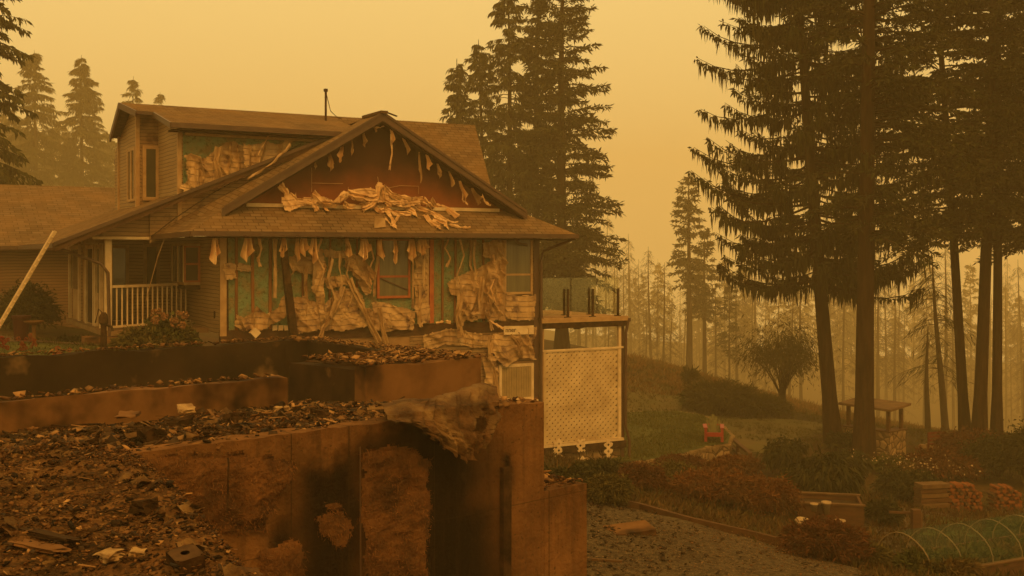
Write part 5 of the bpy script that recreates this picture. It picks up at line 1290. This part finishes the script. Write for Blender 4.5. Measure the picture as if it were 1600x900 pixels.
# rust coloured mounds
for i, (x, y, Z, wd, h, mt, l) in enumerate((
 (1120, 790, 26, 150, 56, RUST, 'largest rust brown mounded shrub beside the gravel path'), (1205, 812, 24, 80, 70, RUST, 'rust brown shrub right of the largest mound, under the drooping shrub'),
 (1050, 765, 28, 84, 40, OLIVE, 'dark rust shrub left of the largest rust mound'), (1000, 768, 30, 70, 40, RUSTD, 'faded olive shrub behind the gravel edge below the deck'),
 (1290, 878, 20.5, 120, 58, RUSTD, 'fine twigged dark red shrub in front of the wooden planter'), (1360, 890, 20.5, 50, 30, OLIVE, 'small dry shrub at the right end of the gravel path'),
 (950, 790, 26, 60, 45, OLIVE, 'dry hydrangea clump just right of the low step wall'), (1150, 738, 33, 80, 20, RUST, 'rust brown shrub behind the largest rust mound, below the red chair'),
 (1060, 735, 34, 80, 18, RUSTD, 'low rust shrub in front of the round lawn wall'))):
    bush('rust_shrub' if mt is not OLIVE else 'dry_shrub', x, y, Z, wd, h, mt, l, 'shrub', (.13, .03) if mt is not RUSTD else (.14, .025), int(120+wd), 70, 100+i, .15, hollow=.45, up=.2)
m = base_at(1130, 640, 62)
for i, (x, y, Z, wd, h, mt, l) in enumerate((
 (1130, 648, 60, 100, 56, OLIVE, 'wide grassy green mound shrub on the slope behind the red chair'), (1185, 652, 60, 90, 36, OLIVE, 'lower mound shrub on the slope between green mound and orchard tree'),
 (1100, 642, 63, 60, 44, MIDGR, 'darker mound shrub at the left end of the slope mounds'),
 (1420, 790, 32, 90, 55, DKGR, 'dark leafy shrub with white flowers left of the firewood'), (1470, 748, 37, 110, 45, RUSTD, 'reddish shrub behind the firewood stacks'),
 (1560, 750, 38, 90, 80, DKGR, 'tall dark shrub behind the right firewood stack'), (1605, 760, 36, 80, 110, DKGR, 'tallest dark shrub at the right edge behind the hoops'),
 (1395, 742, 40, 70, 24, MIDGR, 'green shrub at the foot of the stone shelter'), (1520, 715, 42, 110, 44, RUSTD, 'reddish brown shrub at the feet of the three trunks'),
 (1382, 822, 27, 44, 34, DKGR, 'low leafy vegetable clump right of the wooden planter'), (1318, 705, 43, 50, 30, DKGR, 'dark shrub under the leaning spruce trunk'),
 (890, 775, 28, 90, 40, DKGR, 'dark evergreen shrub below the lattice screen'), (940, 752, 31, 80, 26, DKGR, 'low dark shrub in front of the deck stone base'),
 (1240, 780, 30, 60, 40, MIDGR, 'green shrub left of the wooden planter'), (1460, 900, 21, 120, 26, MIDGR, 'low green vegetable row under the garden hoops'), (1590, 850, 24, 90, 30, MIDGR, 'leafy crop under the far end of the hoops'))):
    bush('shrub', x, y, Z, wd, h, mt, l, 'shrub', (.17, .05) if Z < 50 else (.4, .05), int(70+wd), 50, 130+i, .2, hollow=.45, up=.5 if Z > 50 else .2)
rng_ = np.random.default_rng(31); n = 9000; a_ = rng_.uniform(0, 6.283, n); rr_ = np.sqrt(rng_.random(n))*.93; k0_ = a_/6.28319*len(pts_ring); k_ = k0_.astype(int) % len(pts_ring); kf_ = (k0_ % 1)[:, None]
PR = np.array([(q.x, q.y) for q in pts_ring]); P = np.zeros((n, 3)); P[:, :2] = (PR[k_]*(1-kf_)+PR[(k_+1) % len(pts_ring)]*kf_)*rr_[:, None]; P[:, 2] = .36+.06*(1-rr_)
D_ = rng_.normal(size=(n, 3))*.6; D_[:, 2] = 1; D_ /= np.linalg.norm(D_, axis=1)[:, None]; V, Fq = kites(P, D_, rng_.uniform(.04, .12, n), np.full(n, .03), rng_); tag(link_np('grass_blades', V, Fq, leafmat('lawn blades', (.05, .065, .018), (.11, .115, .035)), tr), kind='stuff')
# small feeder-like tree on the slope
b = base_at(1077, 643, 60); r = empty('young_tree', b, 0, 'small dead young tree with a dark clump on its top, left of the slope mounds', 'tree')
link_np('trunk', *tubes_np([(np.array([[0, 0, -.1], [.02, 0, .9], [.0, 0, 1.9]]), np.array([.1, .09, .06])), (np.array([[-.45, 0, .42], [.3, 0, .38]]), np.array([.05, .05]))], 6), BARK, r)
(V, Fq), st = clump_geo((.42, .4, .5), 30, 30, (.25, .06), 171); V[:, 2] += 1.1; link_np('crown', V, Fq, OLIVE, r)

# grass and weeds on the slopes
def tufts(name, n, box, mat, seed, L=(.2, .5), label=None, wd=.03, mask=None, up=1.4):
    rng = np.random.default_rng(seed); x = rng.uniform(box[0], box[1], n); y = rng.uniform(box[2], box[3], n)
    if mask is not None: k = mask(x, y); x = x[k]; y = y[k]
    n = len(x); z = np.concatenate([groundz(x[i:i+4000], y[i:i+4000]) for i in range(0, n, 4000)])
    P = np.repeat(np.stack([x, y, z-.02], 1), 4, 0); P[:, :2] += rng.normal(size=(len(P), 2))*.06
    D = rng.normal(size=P.shape)*.55; D[:, 2] = up; D /= np.linalg.norm(D, axis=1)[:, None]
    V, Fq = kites(P, D, rng.uniform(*L, len(P)), np.full(len(P), wd)*rng.uniform(.6, 1.5, len(P)), rng, .25)
    return tag(link_np(name, V, Fq, mat), label, 'grass', kind='stuff')
DRYG = leafmat('dry grass', (.13, .085, .035), (.22, .13, .055), (.08, .075, .028))
def mpath(x, y):
    px = 800+x/y*F; return np.ones(len(x), bool)
# weeds keep off the path, the lawns and the houses
def clear(x, y):
    z = groundz(x, y); px = 800+x/y*F; py = HZ+(CZ-z)/y*F
    onpath = (py > 772+(px-925)*.29) & (px < 1350)
    return (~onpath) & (px > 850)
tufts('weeds', 9000, (1, 20, 18, 34), leafmat('weeds', (.04, .045, .015), (.12, .075, .03), (.06, .035, .015)), 201, (.12, .4), 'weeds and dry stems over the bank beside the gravel path', .03, clear)
tufts('tall_grass', 9000, (4, 36, 38, 62), leafmat('slope grass', (.05, .055, .018), (.11, .09, .03)), 202, (.1, .28), 'short rough grass on the lower slope below the trees', .035, lambda x, y: (np.hypot(x-cx, y-cy) > 6) & (x > 4.5))
tufts('tall_grass', 16000, (4, 45, 62, 84), DRYG, 203, (.2, .55), 'dry tan grass along the hill crest', .05)
tufts('tall_grass', 2600, (-22, -7.5, 26, 33), leafmat('yard weeds', (.03, .045, .012), (.08, .07, .025)), 204, (.08, .22), 'unmown grass in the yard left of the house', .025)
tufts('tall_grass', 9000, (10, 60, 84, 125), DRYG, 205, (.4, 1.0), 'tall dry grass under the burned stand', .08)

# ================================================================== GARDEN THINGS ON THE RIGHT
def bx(name, a, b, mat, parent): return MB().box(a, b).build(name, mat, parent)
WOODD = pmat('dark garden wood', (.11, .06, .03), (.07, .04, .02), 3, .8, 20, .4, .01, stretch=(1, 1, 4))
WOODT = pmat('weathered garden wood', (.15, .095, .05), (.09, .055, .03), 3, .8, 20, .4, .01)
# shelter
b = gp(1388, 711); b = Vector((W(1388, 700, 43).x, 43, gz(W(1388, 700, 43).x, 43)))
zw = lambda y, Z=43: CZ-(y-HZ)/F*Z
sh_ = empty('garden_shelter', b, R(40), 'small open shelter with a flat wooden roof on a stone base beside the thick trunk', 'shelter')
zr0 = zw(640)-b.z; zwl = zw(673)-b.z
L1, L2 = 1.0, 1.75
m = MB(); m.v = [(-.25, -.25, zr0-.05), (L1+.2, -.25, zr0+.08), (L1+.2, L2+.3, zr0+.12), (-.25, L2+.3, zr0+.0)]; m.v += [(x, y, z+.09) for x, y, z in m.v]
m.f = [(0, 3, 2, 1), (4, 5, 6, 7), (0, 1, 5, 4), (1, 2, 6, 5), (2, 3, 7, 6), (3, 0, 4, 7)]; m.build('roof', pmat('old roof boards', (.20, .13, .07), (.12, .08, .045), 2), sh_)
for x, y in ((0, 0), (L1-.1, 0), (0, L2), (L1-.1, L2)): bx('post', (x-.06, y-.06, zwl), (x+.06, y+.06, zr0-.04), WOODD, sh_)
bx('stone_base', (-.12, -.12, -.3), (L1+.05, .25, zwl-.05), STONE, sh_); bx('stone_base', (-.12, .252, -.3), (.25, L2+.15, zwl-.05), STONE, sh_)
bx('counter', (-.16, -.16, zwl-.048), (L1+.1, .3, zwl), WOODD, sh_); bx('counter', (-.16, .302, zwl-.048), (.3, L2+.2, zwl), WOODD, sh_)
# low stone edging right of it
b = base_at(1440, 690, 45); r = MB()
for i in range(12): r.lathe((b.x+i*.26, b.y+random.uniform(-.1, .1), gz(b.x+i*.26, b.y)+.05), [(.12, -.1), (.17, .03), (.12, .16)], 7)
tag(r.build('stone_edging', PALEST), 'low row of rough stones along the ground right of the shelter', 'edging')
# red chair
def red_chair(px, py, Z):
    zq = tr.location.z+.43; p = W(px, py, (CZ-zq)*F/(py-HZ)); r = empty('garden_chair', p, R(-8), 'bright red wooden garden chair at the edge of the round raised lawn', 'chair')
    m = MB()
    for i in range(5):
        a = (i-2)*.16; x = math.sin(a)*.55; m.bar((x*.75, .22, .3), (x*1.5, .48, 1.02-.10*abs(i-2)**1.4), .10, .025)
    m.build('backrest', pmat('grey green faded slats', (.16, .17, .09), (.10, .10, .05), 4), r)
    m = MB()
    for s in (-1, 1): m.bar((s*.33, -.42, .56), (s*.36, .35, .60), .16, .04)
    m.build('armrest', RED, r)
    m = MB()
    for i in range(5): m.bar((-.30, -.36+i*.13, .36-i*.03), (.30, -.36+i*.13, .36-i*.03), .11, .03)
    m.bar((-.33, -.42, .30), (.33, -.42, .30), .03, .16); m.build('seat', RED, r)
    for s in (-1, 1):
        MB().bar((s*.33, -.38, 0), (s*.33, -.38, .55), .11, .05).build('leg', RED, r); MB().bar((s*.33, .55, 0), (s*.33, -.2, .33), .05, .11).build('leg', RED, r)
    MB().bar((-.34, .40, .58), (.34, .40, .58), .05, .09).build('rail', RED, r)
    r.scale = (.85, .85, .85); return r
red_chair(1115, 688, 46)
# timber rail running down the slope
a = W(1122, 657, 45); c = W(1172, 704, 37); a.z = gz(a.x, a.y)+.55; c.z = gz(c.x, c.y)+.45
r = empty('wooden_rail', (a+c)/2, 0, 'dark timber rail running down the slope beside the red chair', 'railing'); o = (a+c)/2
MB().bar(a-o, c-o, .14, .1).build('handrail', WOODD, r); MB().bar(a-o-Vector((0, 0, .35)), c-o-Vector((0, 0, .35)), .1, .08).build('lower_rail', WOODD, r)
for t in (.03, .35, .66, .97): q = a.lerp(c, t)-o; MB().box((q.x-.05, q.y-.05, q.z-.75), (q.x+.05, q.y+.05, q.z)).build('post', WOODD, r)
# planter box with pots
def frame_box(name, p, rz, lx, ly, h, th, mat, label, cat, soil=None, fill=.8):
    r = empty(name, p, rz, label, cat)
    bx('side_board', (0, 0, -.3), (lx, th, h), mat, r); bx('side_board', (0, ly-th, -.3), (lx, ly, h), mat, r)
    bx('end_board', (0, th+.001, -.3), (th, ly-th-.001, h-.003), mat, r); bx('end_board', (lx-th, th+.001, -.3), (lx, ly-th-.001, h-.003), mat, r)
    bx('cap', (-.03, -.03, h+.001), (lx+.03, th+.03, h+.04), WOODT, r); bx('cap', (-.03, ly-th-.03, h+.001), (lx+.03, ly+.03, h+.04), WOODT, r)
    if soil: bx('soil', (th, th, -.2), (lx-th, ly-th, h*fill), soil, r)
    return r
SOIL = pmat('bed soil', (.06, .04, .022), (.035, .024, .013), 6, .95, 20, 1, .03)
p = gp(1318, 830)
frame_box('planter_box', p+Vector((-1.0, .3, 0)), R(-12), 1.5, 1.2, .55, .06, WOODD, 'raised dark wooden planter box between the red shrub and the drooping shrub', 'planter', SOIL)
POT = pmat('pale pots', (.40, .32, .22), (.28, .21, .13), 5, .6)
for i, (x, y, rr, hh, l) in enumerate(((1291, 790, .11, .28, 'pale pot standing at the left end of the wooden planter'), (1312, 815, .12, .36, 'tall cream pot in front of the wooden planter'), (1272, 786, .09, .18, 'small pale pot left of the other pots by the planter'))):
    q = gp(x, (828, 838, 826)[i]); q.z += (.35, .0, .4)[i]
    m = MB(); m.lathe((0, 0, 0), [(rr*.65, 0), (rr*.9, hh*.8), (rr*1.05, hh*.82), (rr*1.08, hh), (rr*.9, hh), (rr*.85, hh*.8)], 14); o = m.build('plant_pot', POT, smooth=True); o.location = q; tag(o, l, 'pot')
q = gp(1262, 832); q.z += .15
bm = bmesh.new(); bmesh.ops.create_icosphere(bm, subdivisions=3, radius=1)
for v in bm.verts: v.co *= 1+.15*mnoise.noise(v.co*2); v.co.x *= .32; v.co.y *= .2; v.co.z *= .15 if v.co.z > 0 else .12
me = bpy.data.meshes.new('sack'); bm.to_mesh(me); bm.free(); me.materials.append(POT); o = bpy.data.objects.new('sack', me); col.objects.link(o); o.location = q; o.rotation_euler = (.2, .5, .3); tag(o, 'cream garden sack lying left of the wooden planter', 'sack')
# post
q = gp(1431, 838); r = empty('garden_post', q, 0, 'dark wooden post standing at the corner of the vegetable garden', 'post')
bx('post', (-.09, -.09, -.2), (.09, .09, zw(796, q.y)-q.z), WOODD, r); bx('metal_strap', (.091, -.09, 0), (.12, .02, zw(800, q.y)-q.z), WOODT, r)
MB().bar((-.55, .2, .5), (-.06, .1, .5), .05, .05).build('rail', WOODD, r)
# hoop tunnel bed
def hp_(x, y, Z): p = W(x, y, Z); return p
A_ = W(1424, 862, 23.5); B_ = W(1595, 882, 20.5)
A_.z = B_.z = gz((A_.x+B_.x)/2, 22)+.05
dv = (B_-A_); dv.z = 0; ang = math.atan2(1.0, 3.0)
A_ = gp(1520, 903); ang = R(28)
r = empty('raised_bed', A_, ang, 'raised garden bed with pale hoops over green netting at the lower right corner', 'garden bed')
LX = 4.2; LY = 1.35
r.location = A_+Vector((-1.1, -.75, 0)); r.rotation_euler = (0, 0, R(26))
bx('side_board', (0, 0, -.5), (LX, .05, .22), WOODD, r); bx('side_board', (0, LY, -.5), (LX, LY+.05, .22), WOODD, r); bx('end_board', (0, .051, -.5), (.05, LY-.001, .215), WOODD, r); bx('end_board', (LX-.05, .051, -.5), (LX, LY-.001, .215), WOODD, r)
bx('cap', (-.02, -.03, .221), (LX, .08, .25), WOODT, r)
bx('soil', (.05, .05, -.4), (LX-.05, LY, .15), SOIL, r)
HOOP = pmat('pale hoop pipe', (.26, .20, .12), (.18, .14, .08), 5, .5)
NET, n_, b_ = nodes_of('green netting', .8); b_.inputs['Base Color'].default_value = (.06, .10, .05, 1)
_t = N(n_, 'ShaderNodeBsdfTransparent'); _m = N(n_, 'ShaderNodeMixShader'); _m.inputs[0].default_value = .2; n_.links.new(_t.outputs[0], _m.inputs[1]); n_.links.new(b_.outputs[0], _m.inputs[2]); n_.links.new(_m.outputs[0], n_.nodes['Material Output'].inputs[0])
V = []; f = []
for i in range(6):
    x = .1+i*.78; pts = []
    for k in range(13):
        t = math.pi*k/12; pts.append((x+.02*math.sin(k), LY/2+.03-LY/2*math.cos(t), .2+.62*math.sin(t)))
    MB().tube(pts, .011, 6).build('hoop', HOOP, r)
    for p_ in pts: V.append((p_[0], LY/2+.03+(p_[1]-LY/2-.03)*1.02, p_[2]+.012))
for i in range(5):
    for k in range(12): a = i*13+k; f.append((a, a+1, a+14, a+13))
link('netting', V, f, NET, r)
rng_ = np.random.default_rng(5); n = 1400; P = np.stack([rng_.uniform(.2, LX-.2, n), rng_.uniform(.15, LY-.1, n), np.full(n, .14)], 1); D_ = rng_.normal(size=(n, 3))*.7; D_[:, 2] = 1; D_ /= np.linalg.norm(D_, axis=1)[:, None]
V, Fq = kites(P, D_, rng_.uniform(.1, .34, n), np.full(n, .07), rng_, .2); link_np('crops', V, Fq, MIDGR, r)
# firewood
LOGE = pmat('red brown log ends', (.24, .09, .035), (.15, .06, .025), 9, .9, 30, .5, .01)
LOGB = pmat('log bark', (.12, .07, .04), (.07, .045, .03), 9, .9, 30, .8, .02)
def stack(px, py, Z, wpx, hpx, label, seed):
    p = gp(px, py); r = empty('firewood_stack', p, R(4), label, 'firewood', 'firewood stacks at the garden edge')
    rnd = random.Random(seed); wd = wpx/F*p.y; h = hpx/F*p.y; proto = None; row = 0; z = .07; cnt = 0
    while z < h:
        x = -wd/2+(row % 2)*.07+.08; lim = wd/2*(1 if z < h*.6 else (1-(z-h*.6)/h))
        while x < wd/2:
            if abs(x) < lim and cnt < 100:
                rr = rnd.uniform(.045, .068); n = rnd.choice((3, 4, 6, 8)); V = []; 
                for yy in (0, .42):
                    for k in range(n): t = 2*math.pi*k/n+rnd.random()*.5+row; V.append((math.cos(t)*rr, yy, math.sin(t)*rr))
                f = [tuple(range(n)), tuple(range(2*n-1, n-1, -1))]+[(k, n+k, n+(k+1) % n, (k+1) % n) for k in range(n)]
                o = link('log', V, f, LOGE if cnt % 3 else LOGB, r); o.location = (x, rnd.uniform(-.06, .06), z); cnt += 1
            x += .108
        z += .10; row += 1
    return r
stack(1503, 803, 31, 66, 46, 'wider rounded stack of red brown split firewood behind the gravel', 3); stack(1573, 800, 31.5, 46, 42, 'narrower stack of red brown firewood at the right behind the gravel', 4)
p = gp(1466, 802); r = empty('timber_pile', p, R(10), 'pile of long weathered timbers left of the wider firewood stack', 'timber')
for i in range(6): bx('timber', (-.42+random.uniform(-.05, .05), random.uniform(-.05, .1), i*.13), (.36+random.uniform(-.05, .08), .5, i*.13+.11), WOODT if i % 2 else WOODD, r)
# reddish bench beyond the shelter
p = W(1470, 705, 43.5); p.z = gz(p.x, p.y); r = empty('garden_bench', p, R(20), 'dark red wooden bench right of the shelter under the trees', 'bench')
DRED = pmat('dark red paint', (.16, .04, .02), (.10, .03, .015), 5)
for i in range(3): MB().bar((-.38, .3, .55+i*.13), (.38, .3, .55+i*.13), .03, .1).build('back_slat', DRED, r)
bx('seat', (-.38, -.15, .4), (.38, .28, .45), DRED, r)
for x, y in ((-.34, -.1), (.34, -.1), (-.34, .3), (.34, .3)): bx('leg', (x-.03, y-.03, 0), (x+.03, y+.03, .4 if y < 0 else .85), DRED, r)
# white flowers
rng_ = np.random.default_rng(8); n = 130; q = gp(1425, 785); P = np.stack([q.x+rng_.normal(size=n)*.75, q.y+rng_.normal(size=n)*.5, np.zeros(n)], 1); P[:, 2] = groundz(P[:, 0], P[:, 1])+rng_.uniform(.9, 1.35, n)
D_ = rng_.normal(size=(n, 3)); D_ /= np.linalg.norm(D_, axis=1)[:, None]; V, Fq = kites(P, D_, np.full(n, .07), np.full(n, .06), rng_); tag(link_np('white_flowers', V, Fq, POT), 'small white blossoms over the dark shrub left of the firewood', 'flowers', kind='stuff')
# slab, board and timber edge by the gravel path
p = gp(975, 838); o = MB().box((-.5, -.3, -.06), (.5, .32, .04), .01).build('concrete_slab', CONC2); o.location = p+Vector((0, 0, .05)); o.rotation_euler = (R(3), R(-5), R(12)); tag(o, 'flat brown slab lying on the gravel right of the low step wall', 'slab')
e = [gp(x, y) for x, y in ((922, 783), (1000, 800), (1080, 822), (1180, 845), (1270, 868), (1330, 886))]
m = MB()
for a, b in zip(e[:-1], e[1:]): m.bar(a+Vector((0, 0, .06)), b+Vector((0, 0, .06)), .08, .2)
tag(m.build('timber_edging', WOODD), 'dark timber edging along the far side of the gravel path', 'edging')
p = gp(940, 888); o = MB().bar((-.3, .08, 0), (.32, -.1, 0), .05, .04).build('wood_scrap', WOODT); o.location = p+Vector((0, 0, .06)); tag(o, 'narrow wood scrap on the gravel against the step wall', 'scrap wood')
rng = np.random.default_rng(77)
def gsc(n, px, py, Z0, sx, sy, mat, seed, smin, smax, label):
    c = gp(px, py)
    def gen(rg, n):
        x = c.x+rg.normal(size=n)*sx; y = c.y+rg.normal(size=n)*sy; return np.stack([x, y, groundz(x, y)+.05+rg.random(n)*.03], 1)
    V, Fc = shards(n, gen, seed, .35, smin, smax); tag(link_np('rubble', V, Fc, mat), label, 'rubble', kind='stuff')
gsc(1500, 950, 830, 20, .9, 1.8, CHIPD, 61, .01, .05, 'charred bits strewn on the gravel beside the step wall')
gsc(500, 1080, 880, 19, 2.6, 1.2, CHIP, 62, .008, .03, 'brown bits strewn along the gravel path')
gsc(9000, 1090, 865, 19, 2.6, 2.2, CHIP, 64, .005, .014, 'loose gravel stones over the path')
gsc(3000, 1090, 865, 19, 2.6, 2.2, CHIP2, 65, .005, .014, 'pale loose stones over the path')
gsc(150, 1150, 885, 19, 1.6, .7, CHIPD, 63, .015, .06, 'black charred bits in the middle of the gravel path')

# ================================================================== LEFT YARD
yb = lambda px, Z: (lambda p: Vector((p.x, p.y, gz(p.x, p.y))))(W(px, 500, Z))
bush('climbing_shrub', 42, 480, 36, 80, 90, DKGR, 'tall dark climbing shrub against the garage wall behind the ladder', 'shrub', (.2, .06), 150, 45, 301, .2)
bush('hydrangea', 262, 530, 27.2, 72, 84, MIDGR, 'hydrangea bush with faded flower heads under the box window', 'shrub', (.15, .07), 110, 45, 302, .1)
bush('garden_shrub', 213, 532, 26.5, 66, 62, OLIVE, 'light leafed shrub in front of the porch railing', 'shrub', (.2, .05), 80, 45, 303, .3)
bush('garden_shrub', 292, 530, 27.4, 36, 60, DKGR, 'low dark shrub at the foot of the side wall', 'shrub', (.15, .05), 40, 40, 304)
bush('garden_shrub', 120, 522, 31, 60, 14, DKGR, 'low dark ground shrub by the porch step', 'shrub', (.12, .05), 50, 40, 305)
def heads(px0, px1, Z, zr, n, mat, label, seed, r_=.09, name='flower_heads'):
    rng = np.random.default_rng(seed); P = []; D = []; Ls = []
    for i in range(n):
        p = W(rng.uniform(px0, px1), 500, Z+rng.uniform(-.5, .5)); z = gz(p.x, p.y)+rng.uniform(*zr); r = r_*rng.uniform(.6, 1.2)
        d = rng.normal(size=(46, 3)); d /= np.linalg.norm(d, axis=1)[:, None]; P.append(np.array([p.x, p.y, z])+d*r*.45); D.append(d+rng.normal(size=(46, 3))*.5); Ls.append(np.full(46, r*.6))
    P = np.concatenate(P); D = np.concatenate(D); D /= np.linalg.norm(D, axis=1)[:, None]; Ls = np.concatenate(Ls)
    V, Fq = kites(P, D, Ls, Ls*.8, rng); tag(link_np(name, V, Fq, mat), label, 'flowers', kind='stuff')
heads(236, 290, 26.9, (.95, 1.2), 16, pmat('faded hydrangea', (.30, .17, .09), (.20, .11, .06), 9, bs=40), 'faded orange brown hydrangea heads', 401, .11)
heads(28, 56, 27, (.05, .40), 22, pmat('orange red flowers', (.24, .07, .03), (.16, .035, .015), 9, bs=40), 'orange red flowers along the left flower bed', 402, .06)
heads(75, 150, 25.5, (.05, .30), 14, pmat('salmon flowers', (.32, .13, .07), (.24, .07, .03), 9, bs=40), 'salmon flowers in the grass near the back foundation wall', 403, .07)
heads(0, 20, 26.5, (.1, .35), 10, pmat('dull red flowers', (.22, .03, .015), (.15, .02, .01), 9), 'red flowers at the far left of the yard', 404, .06)
# ladder
a = W(-22, 548, 27.6); c = W(87, 361, 28.5); a.z = gz(a.x, a.y); r = empty('ladder', a, 0, 'long pale ladder leaning against the garage eave at the left', 'ladder'); d = c-a; sd = Vector((-.19, .36, 0))
MB().bar((0, 0, 0), d, .045, .07).build('rail', pmat('ladder aluminium', (.50, .42, .30), (.36, .29, .19), 3, .5), r); MB().bar(sd, d+sd, .045, .07).build('rail', WHITE, r)
m = MB()
for i in range(1, 20): q = d*(i/20); m.bar(q-sd*.12, q+sd*1.12, .04, .04)
m.build('rungs', WHITE, r)
# pump
p = yb(162, 27); zt_ = CZ-(488-HZ)/F*27; r = empty('hand_pump', p, 0, 'black cast iron hand pump in front of the porch post', 'pump'); h = zt_-p.z
MB().lathe((0, 0, 0), [(.16, 0), (.16, .04), (.08, .1), (.07, h*.7), (.11, h*.75), (.11, h*.9), (.05, h)], 12).build('pump_body', CHAR, r)
MB().tube([(0, 0, h*.95), (-.12, 0, h*1.08), (-.2, 0, h*.75)], .02, 6).build('handle', CHAR, r); MB().tube([(.05, 0, h*.7), (.2, -.02, h*.66), (.22, -.02, h*.55)], .03, 6).build('spout', CHAR, r)
# red tub and birdbath
p = yb(33, 30); r = empty('garden_tub', p, 0, 'red garden tub below the climbing shrub at the left', 'tub'); zz = CZ-(482-HZ)/F*30-p.z
MB().lathe((0, 0, 0), [(.16, 0), (.22, zz*.7), (.25, zz*.72), (.25, zz*.8), (.2, zz*.8)], 12).build('tub_body', pmat('dark red tub', (.05, .015, .012), (.035, .012, .01), 4), r)
p = yb(53, 29); r = empty('bird_bath', p, 0, 'pale bird bath right of the red tub', 'bird bath'); zz = max(.4, CZ-(502-HZ)/F*29-p.z)
MB().lathe((0, 0, 0), [(.14, 0), (.05, .08), (.05, zz-.1)], 12).build('pedestal', CONC2, r); MB().lathe((0, 0, zz-.1), [(.05, 0), (.24, .08), (.25, .11), (.22, .09)], 14).build('bowl', CONC2, r)

# ================================================================== HAZE
hz = bpy.data.materials.new('smoke haze'); hz.use_nodes = True; nn = hz.node_tree; nn.nodes.clear()
out = nn.nodes.new('ShaderNodeOutputMaterial'); pv = nn.nodes.new('ShaderNodeVolumePrincipled')
pv.inputs['Color'].default_value = (.98, .75, .38, 1); pv.inputs['Density'].default_value = .0025; pv.inputs['Anisotropy'].default_value = 0
nn.links.new(pv.outputs[0], out.inputs['Volume'])
zmin = float(Zg.min())-1.5
tag(MB().box((-330, -65, zmin), (330, 432, 46)).build('haze', hz), 'smoke haze', 'haze', kind='stuff')
